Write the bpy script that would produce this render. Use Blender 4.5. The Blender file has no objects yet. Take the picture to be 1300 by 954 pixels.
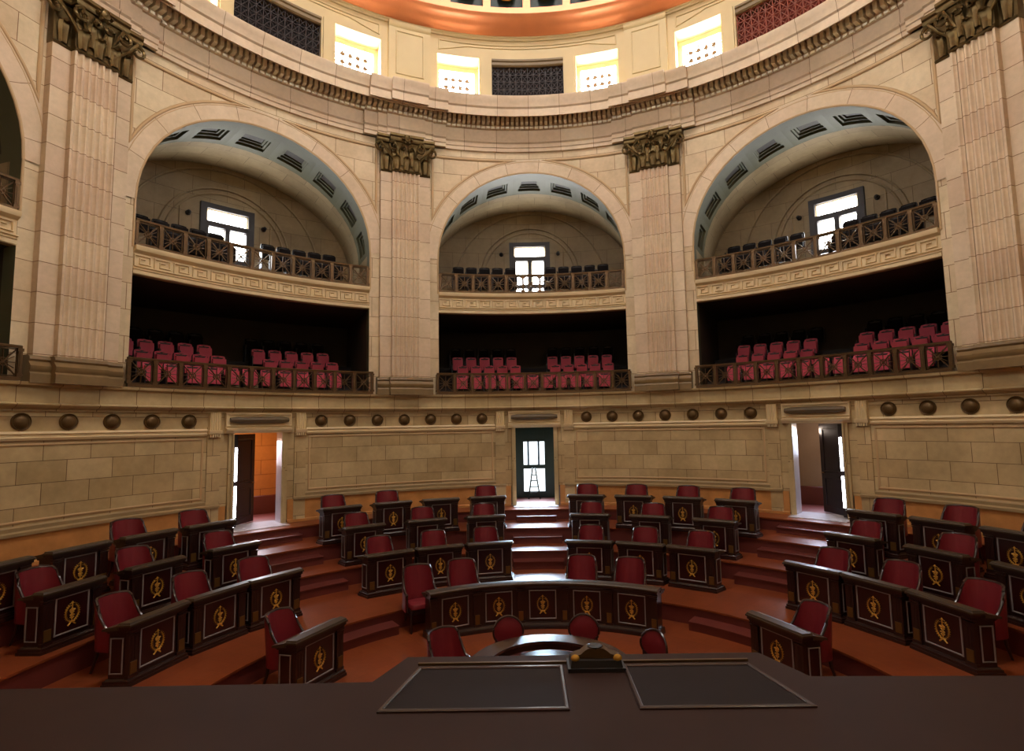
import bpy, bmesh, math, random
from mathutils import Matrix, Vector
random.seed(4)
PI = math.pi
D = math.radians
sc = bpy.context.scene
C = sc.collection

# ------------------------------------------------------------------ camera, light, exposure
F_PX, PITCH, ROLL, YAW = 694.98, 0.0913, -0.018, -0.0097
CAM = Vector((-0.264, -7.277, 4.0))
def make_camera():
    cam = bpy.data.cameras.new('camera'); o = bpy.data.objects.new('camera', cam); C.objects.link(o)
    fw = Vector((math.sin(YAW)*math.cos(PITCH), math.cos(YAW)*math.cos(PITCH), math.sin(PITCH)))
    rt = Vector((math.cos(YAW), -math.sin(YAW), 0)); up = rt.cross(fw)
    r2 = rt*math.cos(ROLL)+up*math.sin(ROLL); u2 = -rt*math.sin(ROLL)+up*math.cos(ROLL)
    o.matrix_world = Matrix(((r2.x, u2.x, -fw.x, CAM.x), (r2.y, u2.y, -fw.y, CAM.y), (r2.z, u2.z, -fw.z, CAM.z), (0, 0, 0, 1)))
    cam.sensor_width = 36; cam.lens = F_PX/1300*36; cam.shift_x = -10/1300; cam.clip_start = .05
    sc.camera = o
make_camera()
sc.view_settings.view_transform = 'Standard'; sc.view_settings.look = 'None'
sc.view_settings.gamma = 1; sc.view_settings.exposure = 1.05; sc.view_settings.use_curve_mapping = False
w = bpy.data.worlds.new('world'); sc.world = w; w.use_nodes = True
w.node_tree.nodes['Background'].inputs[0].default_value = (.6, .75, 1, 1)
w.node_tree.nodes['Background'].inputs[1].default_value = .03
sc.cycles.max_bounces = 6; sc.cycles.diffuse_bounces = 4; sc.cycles.glossy_bounces = 3
sc.cycles.use_denoising = True; sc.cycles.sample_clamp_indirect = 6
sc.cycles.caustics_reflective = False; sc.cycles.caustics_refractive = False

WINDOW_POWER = 30.0      # drum windows (daylight)
SKY_POWER = 300.0        # dome skylight
DOOR_POWER = 11.0         # glazed doors
def area(name, loc, target, size, power, col, spread=180, size_y=None):
    l = bpy.data.lights.new(name, 'AREA'); l.energy = power; l.color = col; l.shape = 'RECTANGLE' if size_y else 'DISK'
    l.size = size
    if size_y: l.size_y = size_y
    l.spread = D(spread)
    o = bpy.data.objects.new(name, l); C.objects.link(o); o.location = loc
    o.rotation_euler = (Vector(target)-Vector(loc)).to_track_quat('-Z', 'Y').to_euler()
    return o
area('skylight_daylight', (0, 0, 22.3), (0, 0, 0), 5.0, SKY_POWER, (1, .93, .84), 170)

# ------------------------------------------------------------------ geometry helpers
R0 = 10.6
def P(a, r, z): a = D(a); return (r*math.sin(a), r*math.cos(a), z)

class MB:
    def __init__(s): s.v = []; s.f = []; s.uv = []; s.m = []
    def vert(s, p): s.v.append(tuple(p)); return len(s.v)-1
    def face(s, ids, uvs=None, m=0):
        s.f.append(tuple(ids)); s.m.append(m)
        if uvs is None:
            pts = [Vector(s.v[i]) for i in ids]; n = (pts[1]-pts[0]).cross(pts[2]-pts[0])
            k = max(range(3), key=lambda i: abs(n[i])); ax = [(1, 2), (0, 2), (0, 1)][k]
            uvs = [(p[ax[0]], p[ax[1]]) for p in pts]
        s.uv.append(list(uvs))
    def grid(s, rows, uvs=None, m=0, wrap=False, close=False):
        """rows: list of lists of points"""
        ids = [[s.vert(p) for p in r] for r in rows]
        nr, nc = len(rows), len(rows[0])
        for i in range(nr if close else nr-1):
            for j in range(nc if wrap else nc-1):
                i2, j2 = (i+1) % nr, (j+1) % nc
                u = None
                if uvs: u = [uvs[i][j], uvs[i][j2], uvs[i2][j2], uvs[i2][j]]
                s.face((ids[i][j], ids[i][j2], ids[i2][j2], ids[i2][j]), u, m)
        return ids
    def box(s, x0, x1, y0, y1, z0, z1, m=0, mat=None, taper=0):
        t = taper
        c = [(x0, y0, z0), (x1, y0, z0), (x1, y1, z0), (x0, y1, z0), (x0+t, y0+t, z1), (x1-t, y0+t, z1), (x1-t, y1-t, z1), (x0+t, y1-t, z1)]
        if mat is not None: c = [tuple(mat @ Vector(p)) for p in c]
        i = [s.vert(p) for p in c]
        for q in ((0, 3, 2, 1), (4, 5, 6, 7), (0, 1, 5, 4), (1, 2, 6, 5), (2, 3, 7, 6), (3, 0, 4, 7)):
            s.face([i[k] for k in q], None, m)
    def cbox(s, a0, a1, r0, r1, z0, z1, n=None, m=0): s.rev([(r0, z0), (r1, z0), (r1, z1), (r0, z1)], a0, a1, n, True, m)
    def rev(s, prof, a0, a1, n=None, closed=False, m=0, vz=False, full=False):
        n = n or max(1, int(round(abs(a1-a0)/1.5)))
        L = [0]; pr = list(prof)+([prof[0]] if closed else [])
        for p, q in zip(pr, pr[1:]): L.append(L[-1]+math.hypot(q[0]-p[0], q[1]-p[1]))
        rows = []; uvs = []
        for i in range(n+1):
            a = a0+(a1-a0)*i/n
            rows.append([P(a, r, z) for r, z in pr]); uvs.append([(D(a)*R0, z if vz else prof[0][1]+l) for (r, z), l in zip(pr, L)])
        ids = s.grid(rows, uvs, m)
        if closed and not full:
            for e in (ids[0], ids[-1]): s.face([e[k] for k in range(len(prof))], None, m)
    def strip(s, pts, width, rf, depth, m=0, closed=False, flat=False, s_off=0.0):
        """moulding along a path of (s,z) lying on the cylinder of radius rf, standing out by depth towards the room"""
        P2 = []
        seq = list(pts)+([pts[0]] if closed else [])
        for (a, b), (c, d) in zip(seq, seq[1:]):
            k = max(1, int(math.hypot(c-a, d-b)/.35))
            for i in range(k): P2.append((a+(c-a)*i/k, b+(d-b)*i/k))
        if not closed: P2.append(seq[-1])
        N = len(P2); rows = []
        for i, p in enumerate(P2):
            q0 = P2[i-1] if (i > 0 or closed) else None; q1 = P2[(i+1) % N] if (i < N-1 or closed) else None
            def nrm(u, v):
                dx, dz = v[0]-u[0], v[1]-u[1]; l = math.hypot(dx, dz) or 1; return (-dz/l, dx/l)
            if q0 is None: nn = nrm(p, q1)
            elif q1 is None: nn = nrm(q0, p)
            else:
                a, b = nrm(q0, p), nrm(p, q1); mx, mz = a[0]+b[0], a[1]+b[1]; l = math.hypot(mx, mz) or 1
                mx, mz = mx/l, mz/l; c = max(.35, mx*a[0]+mz*a[1]); nn = (mx/c, mz/c)
            row = []
            for o_, d_ in ((-.5, 0), (-.5, .6), (-.25, 1), (.25, 1), (.5, .6), (.5, 0)):
                ss, zz = p[0]+nn[0]*width*o_+s_off, p[1]+nn[1]*width*o_
                row.append((ss, rf-depth*d_, zz) if flat else P(math.degrees(ss/rf), rf-depth*d_, zz))
            rows.append(row)
        s.grid(rows, None, m, close=closed)
    def tube(s, pts, rad, n=8, m=0, cap=True):
        pts = [Vector(p) for p in pts]; rows = []
        rr = rad if isinstance(rad, (list, tuple)) else [rad]*len(pts)
        for i, p in enumerate(pts):
            t = (pts[min(i+1, len(pts)-1)]-pts[max(i-1, 0)]).normalized()
            x = t.cross(Vector((0, 0, 1)) if abs(t.z) < .9 else Vector((1, 0, 0))).normalized(); y = t.cross(x)
            rows.append([tuple(p+(x*math.cos(2*PI*k/n)+y*math.sin(2*PI*k/n))*rr[i]) for k in range(n)])
        ids = s.grid(rows, None, m, wrap=True)
        if cap: s.face(ids[0][::-1], None, m); s.face(ids[-1], None, m)
    def lathe(s, prof, n=20, m=0, mat=None, cap=True):
        rows = []
        for r, z in prof:
            row = [Vector((r*math.cos(2*PI*k/n), r*math.sin(2*PI*k/n), z)) for k in range(n)]
            rows.append([tuple(mat @ p) if mat is not None else tuple(p) for p in row])
        ids = s.grid(rows, None, m, wrap=True)
        if cap: s.face(ids[0][::-1], None, m); s.face(ids[-1], None, m)
    def build(s, name, mat, parent=None, smooth=True, recalc=True, angle=35):
        me = bpy.data.meshes.new(name); me.from_pydata(s.v, [], s.f)
        for k in (mat if isinstance(mat, (list, tuple)) else [mat]): me.materials.append(k)
        ul = me.uv_layers.new(name='UVMap'); li = 0
        flat = [c for f in s.uv for uv in f for c in uv]
        ul.data.foreach_set('uv', flat)
        me.polygons.foreach_set('material_index', s.m)
        if recalc:
            bm = bmesh.new(); bm.from_mesh(me)
            bmesh.ops.remove_doubles(bm, verts=bm.verts, dist=1e-5)
            bmesh.ops.recalc_face_normals(bm, faces=bm.faces); bm.to_mesh(me); bm.free()
        if smooth:
            me.polygons.foreach_set('use_smooth', [True]*len(me.polygons)); me.set_sharp_from_angle(angle=D(angle))
        me.update()
        o = bpy.data.objects.new(name, me); C.objects.link(o)
        if parent is not None: o.parent = parent
        return o

def tag(o, label=None, cat=None, group=None, kind=None):
    if label: o['label'] = label
    if cat: o['category'] = cat
    if group: o['group'] = group
    if kind: o['kind'] = kind
    return o
def struct(o): o['kind'] = 'structure'; return o
def empty(name, loc=(0, 0, 0), rz=0):
    o = bpy.data.objects.new(name, None); C.objects.link(o); o.location = loc; o.rotation_euler = (0, 0, rz); o.empty_display_size = .1
    return o
KIDS = {}
def copy_tree(o, parent=None):
    c = o.copy(); C.objects.link(c)
    if parent is not None: c.parent = parent
    for ch in o.children: copy_tree(ch, c)
    return c
def put(o, a, r, z, turn=0):
    o.location = P(a, r, z); o.rotation_euler = (0, 0, -D(a)+turn); return o

# ------------------------------------------------------------------ materials
def srgb(r, g, b):
    f = lambda c: (c/255/12.92) if c/255 <= .04045 else ((c/255+.055)/1.055)**2.4
    return (f(r), f(g), f(b), 1)
def newmat(name):
    m = bpy.data.materials.new(name); m.use_nodes = True
    return m, m.node_tree, m.node_tree.nodes['Principled BSDF']
def simple(name, col, rough=.5, metal=0, var=.25, scale=3, coat=0, bump=.0, spec=None):
    m, nt, b = newmat(name); N = nt.nodes; L = nt.links
    tc = N.new('ShaderNodeTexCoord'); no = N.new('ShaderNodeTexNoise'); no.inputs['Scale'].default_value = scale; no.inputs['Detail'].default_value = 5
    L.new(tc.outputs['Object'], no.inputs['Vector'])
    mx = N.new('ShaderNodeMix'); mx.data_type = 'RGBA'
    mx.inputs['A'].default_value = tuple(c*(1-var) for c in col[:3])+(1,); mx.inputs['B'].default_value = tuple(min(1, c*(1+var)) for c in col[:3])+(1,)
    L.new(no.outputs['Fac'], mx.inputs['Factor']); L.new(mx.outputs['Result'], b.inputs['Base Color'])
    b.inputs['Roughness'].default_value = rough; b.inputs['Metallic'].default_value = metal; b.inputs['Coat Weight'].default_value = coat
    b.inputs['Coat Roughness'].default_value = .15
    if spec is not None: b.inputs['Specular IOR Level'].default_value = spec
    if bump:
        bp = N.new('ShaderNodeBump'); bp.inputs['Strength'].default_value = bump; bp.inputs['Distance'].default_value = .01
        L.new(no.outputs['Fac'], bp.inputs['Height']); L.new(bp.outputs['Normal'], b.inputs['Normal'])
    return m
def stone(name, c1, c2, mortar, bw, bh, off=.5, ms=.008, stain=.25, rough=.45, soff=(0, 0), stainscale=.8, bump=.5):
    m, nt, b = newmat(name); N = nt.nodes; L = nt.links
    uv = N.new('ShaderNodeUVMap'); mp = N.new('ShaderNodeMapping'); mp.inputs['Location'].default_value = (soff[0], soff[1], 0)
    L.new(uv.outputs['UV'], mp.inputs['Vector'])
    br = N.new('ShaderNodeTexBrick'); br.offset = off; br.inputs['Scale'].default_value = 1; br.inputs['Brick Width'].default_value = bw; br.inputs['Row Height'].default_value = bh
    br.inputs['Mortar Size'].default_value = ms; br.inputs['Mortar Smooth'].default_value = .3; br.inputs['Bias'].default_value = 0
    br.inputs['Color1'].default_value = c1; br.inputs['Color2'].default_value = c2; br.inputs['Mortar'].default_value = mortar
    L.new(mp.outputs['Vector'], br.inputs['Vector'])
    tc = N.new('ShaderNodeTexCoord'); n1 = N.new('ShaderNodeTexNoise'); n1.inputs['Scale'].default_value = stainscale; n1.inputs['Detail'].default_value = 8; n1.inputs['Roughness'].default_value = .65
    L.new(tc.outputs['Object'], n1.inputs['Vector'])
    cr = N.new('ShaderNodeValToRGB'); cr.color_ramp.elements[0].position = .32; cr.color_ramp.elements[1].position = .68
    k = 1-stain; cr.color_ramp.elements[0].color = (k, k*.97, k*.9, 1); cr.color_ramp.elements[1].color = (1, 1, 1, 1)
    L.new(n1.outputs['Fac'], cr.inputs['Fac'])
    mx = N.new('ShaderNodeMix'); mx.data_type = 'RGBA'; mx.blend_type = 'MULTIPLY'; mx.inputs['Factor'].default_value = 1
    L.new(br.outputs['Color'], mx.inputs['A']); L.new(cr.outputs['Color'], mx.inputs['B'])
    n2 = N.new('ShaderNodeTexNoise'); n2.inputs['Scale'].default_value = 9; n2.inputs['Detail'].default_value = 6; L.new(tc.outputs['Object'], n2.inputs['Vector'])
    mx2 = N.new('ShaderNodeMix'); mx2.data_type = 'RGBA'; mx2.blend_type = 'MULTIPLY'; mx2.inputs['Factor'].default_value = .22
    L.new(mx.outputs['Result'], mx2.inputs['A']); L.new(n2.outputs['Fac'], mx2.inputs['B']); L.new(mx2.outputs['Result'], b.inputs['Base Color'])
    bp = N.new('ShaderNodeBump'); bp.inputs['Strength'].default_value = bump; bp.inputs['Distance'].default_value = .012; bp.invert = True
    L.new(br.outputs['Fac'], bp.inputs['Height']); L.new(bp.outputs['Normal'], b.inputs['Normal'])
    b.inputs['Roughness'].default_value = rough; b.inputs['Specular IOR Level'].default_value = .3
    return m
def emis(name, col, s):
    m, nt, b = newmat(name); b.inputs['Base Color'].default_value = (0.02, .02, .02, 1); b.inputs['Emission Color'].default_value = col+(1,) if len(col) == 3 else col
    b.inputs['Emission Strength'].default_value = s; b.inputs['Roughness'].default_value = .3
    return m
M = {}
M['stone_mid'] = stone('stone_mid', srgb(242, 222, 184), srgb(230, 204, 166), srgb(150, 112, 78), 1.15, .62, stain=.28)
M['stone_mid_plain'] = simple('dentil_stone', srgb(250, 238, 214), .5, var=.1, scale=2)
M['stone_plain'] = stone('stone_plain', srgb(232, 212, 178), srgb(222, 198, 160), srgb(176, 142, 104), 1.6, 3.0, ms=.005, stain=.25)
M['stone_pil'] = stone('stone_pilaster', srgb(240, 218, 184), srgb(226, 198, 168), srgb(140, 102, 70), 2.2, .62, off=0, stain=.25, soff=(1.05, 0))
M['stone_frieze'] = stone('stone_frieze', srgb(238, 216, 184), srgb(228, 202, 172), srgb(150, 115, 88), 1.1, 3.0, off=0, stain=.2, soff=(0, .3))
M['stone_low'] = stone('stone_low', srgb(222, 196, 148), srgb(200, 172, 124), srgb(120, 92, 58), .86, .44, stain=.35, soff=(0, -3.91), ms=.007)
M['stone_ledge'] = stone('stone_ledge', srgb(216, 192, 146), srgb(198, 172, 124), srgb(120, 92, 56), .75, 3.0, off=0, stain=.3)
M['stone_trim'] = simple('stone_trim', srgb(214, 190, 146), .5, var=.18, scale=2, bump=.1)
M['stone_dark'] = simple('stone_dark', srgb(150, 126, 88), .45, var=.25, scale=3)
M['roll'] = simple('roll_dark_marble', srgb(92, 76, 52), .4, var=.3, scale=6)
M['stone_line'] = simple('stone_line', srgb(188, 156, 112), .5, var=.15, scale=2)
M['stone_drum'] = simple('stone_drum', srgb(206, 184, 134), .5, var=.1, scale=1.5)
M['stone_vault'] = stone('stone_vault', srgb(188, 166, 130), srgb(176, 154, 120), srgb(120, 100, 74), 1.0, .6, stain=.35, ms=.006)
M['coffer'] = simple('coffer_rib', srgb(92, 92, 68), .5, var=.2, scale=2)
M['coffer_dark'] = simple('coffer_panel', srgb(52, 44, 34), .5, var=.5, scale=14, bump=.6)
M['gallery_shade'] = simple('gallery_shade_wall', srgb(58, 48, 36), .7, var=.3, scale=2)  # shade of the deep lower galleries put into the surface colour
M['base_stone'] = simple('pilaster_base_stone', srgb(122, 98, 62), .35, var=.3, scale=5, coat=.1)
M['dado'] = simple('dado_marble', srgb(190, 134, 78), .22, var=.35, scale=3.5, coat=.3)
M['bronze'] = simple('bronze', srgb(96, 72, 44), .38, metal=.6, var=.35, scale=9, bump=.2)
M['bronze_cap'] = simple('bronze_capital', srgb(102, 84, 50), .34, metal=.75, var=.6, scale=7, bump=.3)
M['bronze_boss'] = simple('bronze_boss', srgb(96, 72, 38), .42, metal=.5, var=.3, scale=8)
M['gold'] = simple('gilt', srgb(212, 160, 66), .4, metal=.35, var=.2, scale=30)
M['brass'] = simple('brass_plate', srgb(116, 84, 42), .4, metal=.6, var=.2, scale=8)
M['silver'] = simple('silver_inlay', srgb(132, 124, 122), .45, metal=.0, var=.1)
M['wood'] = simple('dark_mahogany', srgb(42, 20, 15), .3, var=.35, scale=6, coat=.35)
M['wood_top'] = simple('desk_top_wood', srgb(62, 46, 30), .42, var=.25, scale=5, coat=.1)
M['wood_panel'] = simple('red_mahogany_panel', srgb(46, 13, 12), .28, var=.35, scale=5, coat=.4)
M['wood_rost'] = simple('rostrum_wood', srgb(48, 31, 26), .55, var=.2, scale=4, spec=.1)
M['leather_desk'] = simple('desk_leather', srgb(34, 25, 24), .6, var=.15, scale=9, spec=.1)
M['table'] = simple('polished_table_wood', srgb(56, 30, 28), .2, var=.2, scale=4, coat=1)
M['leather'] = simple('crimson_leather', srgb(118, 30, 38), .42, var=.12, scale=8, coat=.15, bump=.05)
M['seat_red'] = simple('seat_red_fabric', srgb(188, 66, 84), .7, var=.12, scale=10)
M['seat_black'] = simple('seat_black_leather', srgb(22, 17, 17), .8, var=.2, scale=10, spec=.1)
M['iron'] = simple('seat_iron', srgb(26, 20, 20), .5, var=.2)
M['floor'] = stone('floor_tile', srgb(146, 74, 42), srgb(136, 66, 37), srgb(116, 54, 30), .6, .6, off=0, ms=.004, stain=.3, rough=.3, bump=.05)
M['riser'] = simple('riser_red', srgb(98, 42, 35), .45, var=.2, scale=3)
M['door_dark'] = simple('door_dark_paint', srgb(18, 40, 38), .4, var=.2)
M['muntin'] = simple('blue_grey_muntin', srgb(90, 110, 140), .4, var=.1)
M['door_leaf'] = simple('door_leaf_wood', srgb(26, 16, 18), .4, var=.3)
M['frame_dark'] = simple('window_dark_frame', srgb(40, 36, 40), .4, var=.2)
M['grille_dark'] = simple('grille_black_iron', srgb(46, 36, 34), .45, metal=.4, var=.3)
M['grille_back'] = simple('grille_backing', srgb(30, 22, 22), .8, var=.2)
M['grille_back_red'] = simple('grille_backing_red', srgb(120, 40, 24), .8, var=.2)
M['grille_red'] = simple('grille_red_iron', srgb(138, 66, 42), .5, var=.25)
M['lintel'] = simple('grille_lintel', srgb(120, 98, 62), .5, var=.2)
M['copper'] = simple('copper', srgb(226, 142, 92), .36, metal=.25, var=.12, scale=2)
M['dome_teal'] = simple('dome_teal', srgb(40, 58, 56), .5, var=.5, scale=6)
M['drum_pane'] = emis('daylit_drum_glass', (.93, .96, 1.0), WINDOW_POWER)
M['pane'] = emis('daylit_glass', (.93, .97, 1.0), DOOR_POWER)
M['pane_soft'] = emis('daylit_glass_soft', (.86, .96, 1.0), 1.2)
M['skyglass'] = emis('skylight_glass', (1, .97, .9), 8)
M['orange_wall'] = stone('vestibule_orange_stone', srgb(206, 140, 80), srgb(196, 130, 70), srgb(150, 90, 45), .8, .44, stain=.15)
M['brown_wall'] = simple('vestibule_brown_wall', srgb(140, 116, 92), .5, var=.15)
M['lit_pale'] = simple('lit_pale_stone', srgb(190, 184, 190), .25, var=.15, coat=.3)  # door light put into the colour of thresholds and inner reveals
M['cream_frame'] = simple('cream_window_frame', srgb(246, 232, 186), .4, var=.08)

# ------------------------------------------------------------------ floor tiers
TIERS = [(4.98, .35), (7.35, .75), (8.48, 1.13), (9.75, 1.45)]
mb = MB(); mb.rev([(0.001, 0), (3, 0), (7, 0), (10.9, 0)], -180, 180, 120)
struct(mb.build('floor', M['floor']))
for i, (r, z) in enumerate(TIERS):
    z0 = TIERS[i-1][1] if i else 0; r1 = 10.75
    mb = MB(); mb.rev([(r+.03, z-.04), (r, z-.035), (r, z), (r1, z)], -122, 122, None)
    t = struct(mb.build('floor', M['floor']))
    mb = MB(); mb.rev([(r+.03, z0-.02), (r+.03, z-.03)], -122, 122)
    mb.rev([(r+.03, z-.03), (r+.3, z-.03)], -122, 122)
    mb.build('riser', M['riser'], t)
# half-steps in the aisles
zl = [0]+[t[1] for t in TIERS]
for a in (-45, 0, 45):
    for i, (r, z) in enumerate(TIERS):
        hw = (8.1, 6.6, 5.2, 4.6)[i] if a else (6.2, 5.2, 4.7, 3.6)[i]
        zt = (z+zl[i])/2
        if a == 0 and i == 0: continue
        mb = MB(); mb.rev([(r-.30, zl[i]), (r-.30, zt-.03), (r-.33, zt-.025), (r-.33, zt), (r+.03, zt), (r+.03, zl[i])], a-hw, a+hw, None, True)
        struct(mb.build('step', M['riser']))

# ------------------------------------------------------------------ lower wall
BAYS = {'far_left': -90, 'left': -45, 'center': 0, 'right': 45, 'far_right': 90}
DW = 3.35; DTOP = 3.93
for nm, a in list(BAYS.items())+[('back', 180)]:
    a0, a1 = (a-22.5, a+22.5) if nm != 'back' else (112.5, 247.5)
    mb = MB(); bb = MB()
    prof = [(10.6, 2.08), (10.6, 4.55)]
    if nm in ('left', 'center', 'right'):
        mb.rev(prof, a0, a-DW, None, vz=True); mb.rev(prof, a+DW, a1, None, vz=True)
        mb.rev([(10.6, DTOP), (10.6, 4.55)], a-DW, a+DW, None, vz=True)
        for s in (-1, 1): mb.rev([(11.15, 1.45), (10.6, 1.45), (10.6, 1.46)], a+s*DW, a+s*DW+.001, 1)
        for x0, x1 in ((a0, a-DW-.9), (a+DW+.9, a1)):
            bb.rev([(10.6, 1.4), (10.55, 1.4), (10.55, 1.52), (10.57, 1.54), (10.57, 2.08), (10.6, 2.08)], x0, x1)
    else:
        mb.rev(prof, a0, a1, None, vz=True)
        bb.rev([(10.6, 0 if nm == 'back' else 1.4), (10.55, 0 if nm == 'back' else 1.4), (10.55, 1.52), (10.57, 1.54), (10.57, 2.08), (10.6, 2.08)], a0, a1)
    struct(mb.build('wall_lower_'+nm, M['stone_low'], recalc=False)); struct(bb.build('baseboard_'+nm, M['dado'], recalc=False))
# mouldings on the lower wall
def door_gaps(prof, mat, name, a_lo=-112.5, a_hi=112.5, gap=6.9):
    mb = MB(); x = a_lo
    for c in (-45, 0, 45): mb.rev(prof, x, c-gap, None, True); x = c+gap
    mb.rev(prof, x, a_hi, None, True); return struct(mb.build(name, mat))
door_gaps([(10.62, 3.86), (10.55, 3.88), (10.53, 3.93), (10.56, 3.95), (10.56, 3.99), (10.53, 4.01), (10.55, 4.05), (10.62, 4.06)], M['stone_trim'], 'trim_1')
door_gaps([(10.62, 2.06), (10.52, 2.06), (10.52, 2.12), (10.56, 2.15), (10.56, 2.22), (10.59, 2.25), (10.62, 2.25)], M['stone_dark'], 'trim_2', gap=5.1)
mb = MB(); mb.rev([(10.62, 4.46), (10.54, 4.46), (10.54, 4.5), (10.45, 4.53), (10.40, 4.58), (10.40, 4.60), (10.46, 4.62), (10.46, 4.93), (10.36, 4.96), (10.34, 5.02), (10.62, 5.03)], -112.5, 112.5, None, True)
struct(mb.build('trim_3', M['stone_ledge']))
# ashlar panel outlines either side of each doorway
mb = MB()
for c in (-67.5, -22.5, 22.5, 67.5):
    s0, s1 = D(c-15.1)*R0, D(c+15.1)*R0
    mb.strip([(s0, 2.32), (s1, 2.32), (s1, 3.80), (s0, 3.80)], .05, 10.6, .02, closed=True)
struct(mb.build('trim_4', M['stone_line']))

# bosses
boss = None
def make_boss():
    root = empty('wall_boss')
    mb = MB(); mt = Matrix.Rotation(PI/2, 4, 'X')
    mb.lathe([(.175, 0), (.175, .025), (.16, .04), (.15, .035), (.145, .03)], 28, mat=mt); mb.build('rim', M['bronze_boss'], root)
    mb = MB(); mb.lathe([(.148, .02), (.13, .055), (.09, .08), (.05, .092), (.012, .095)], 28, mat=mt); mb.build('dome', M['bronze_boss'], root)
    return root
ORD = ['first', 'second', 'third', 'fourth', 'fifth', 'sixth', 'seventh', 'eighth', 'ninth', 'tenth', 'eleventh', 'twelfth']
A0B, SB = math.degrees(.1598), math.degrees(.0776)
def add_boss(a, lab):
    global boss
    o = boss = make_boss() if boss is None else copy_tree(boss)
    put(o, a, 10.6, 4.246); tag(o, lab, 'boss', 'round bronze bosses in the wall frieze')
B45 = 45.0
for k in range(7):
    add_boss(-(A0B+k*SB), f'round bronze boss in the wall frieze, {ORD[k]} left of the centre doorway')
    add_boss((A0B+k*SB), f'round bronze boss in the wall frieze, {ORD[k]} right of the centre doorway')
for k in range(5): add_boss(-(B45+A0B+k*SB), f'round bronze boss in the wall frieze, {ORD[k]} left of the left doorway')
for k in range(4): add_boss((B45+A0B+k*SB), f'round bronze boss in the wall frieze, {ORD[k]} right of the right doorway')

# ------------------------------------------------------------------ doorways
def door_surround(c, i):
    root = struct(empty(f'door_{i}'))
    for s in (-1, 1):     # jamb architrave, reveal, flanking strip, fluted console
        mb = MB(); lo, hi = sorted((c+s*DW, c+s*(DW+.75)))
        mb.rev([(10.65, 1.45), (10.53, 1.45), (10.53, 4.05), (10.65, 4.05)], lo, hi, 2, True)
        lo, hi = sorted((c+s*(DW+.1), c+s*(DW+.4))); mb.rev([(10.54, 1.45), (10.50, 1.45), (10.50, 4.0), (10.54, 4.0)], lo, hi, 2, True)
        mb.build('jamb', M['stone_ledge'], root)
        mb = MB(); lo, hi = sorted((c+s*(DW-.02), c+s*(DW+.3))); mb.rev([(10.55, 1.45), (11.0, 1.45), (11.0, 4.0), (10.55, 4.0)], lo, hi, 2, True)
        mb.build('reveal', M['lit_pale'] if (c and s*c < 0) else M['stone_dark'], root)  # side doors: inner reveal coloured pale as the lit face
        mb = MB(); lo, hi = sorted((c+s*5.15, c+s*6.85)); mb.rev([(10.65, 1.45), (10.555, 1.45), (10.555, 4.1), (10.65, 4.1)], lo, hi, 2, True)
        mb.build('side_strip', M['stone_low'], root)
        mb = MB()
        sec = []
        nfl = 5; w0, w1 = 5.25, 6.75
        for k in range(nfl):
            a_, b_ = w0+(w1-w0)*k/nfl, w0+(w1-w0)*(k+1)/nfl; d = b_-a_
            sec += [(a_+d*.12, 10.47), (a_+d*.35, 10.495), (a_+d*.5, 10.5), (a_+d*.65, 10.495), (a_+d*.88, 10.47)]
        rows = []
        for z in (4.02, 4.47): rows.append([P(c+s*w0, 10.6, z)]+[P(c+s*a_, r_, z) for a_, r_ in sec]+[P(c+s*w1, 10.6, z)])
        mb.grid(rows); mb.face([mb.vert(p) for p in rows[0]]); mb.face([mb.vert(p) for p in rows[1]])
        lo, hi = sorted((c+s*5.15, c+s*6.85))
        mb.rev([(10.6, 3.9), (10.46, 3.92), (10.44, 3.97), (10.44, 4.02), (10.6, 4.03)], lo, hi, 2, True)
        for q in range(5):
            a_ = w0+(w1-w0)*(q+.5)/5; mb.cbox(c+s*a_-.09, c+s*a_+.09, 10.47, 10.6, 3.84, 3.92, 1)
        mb.build('console', M['stone_trim'], root)
    mb = MB(); mb.rev([(10.65, 3.93), (10.50, 3.93), (10.48, 3.97), (10.44, 4.0), (10.43, 4.05), (10.52, 4.07), (10.52, 4.47), (10.65, 4.47)], c-4.6, c+4.6, 6, True)
    mb.strip([(D(c-4.5)*10.52, 4.12), (D(c+4.5)*10.52, 4.12), (D(c+4.5)*10.52, 4.43), (D(c-4.5)*10.52, 4.43)], .04, 10.52, .03, closed=True)
    mb.build('overdoor', M['stone_trim'], root)
    mb = MB(); pts = [P(c-4.1+8.2*k/8, 10.47, 4.28) for k in range(9)]; mb.tube(pts, [.06]+[.095]*7+[.06], 10); mb.build('roll_moulding', M['roll'], root)
    mb = MB(); mb.rev([(10.1, 1.44), (10.1, 1.47), (11.2, 1.47), (11.2, 1.44)], c-DW-.6, c+DW+.6, 4, True); mb.build('doorway_light_slab', M['lit_pale'], root)  # red floor lit at the doorway, that light painted as a pale slab
    return root
doors = {c: door_surround(c, i+1) for i, c in enumerate((-45, 0, 45))}
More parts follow.
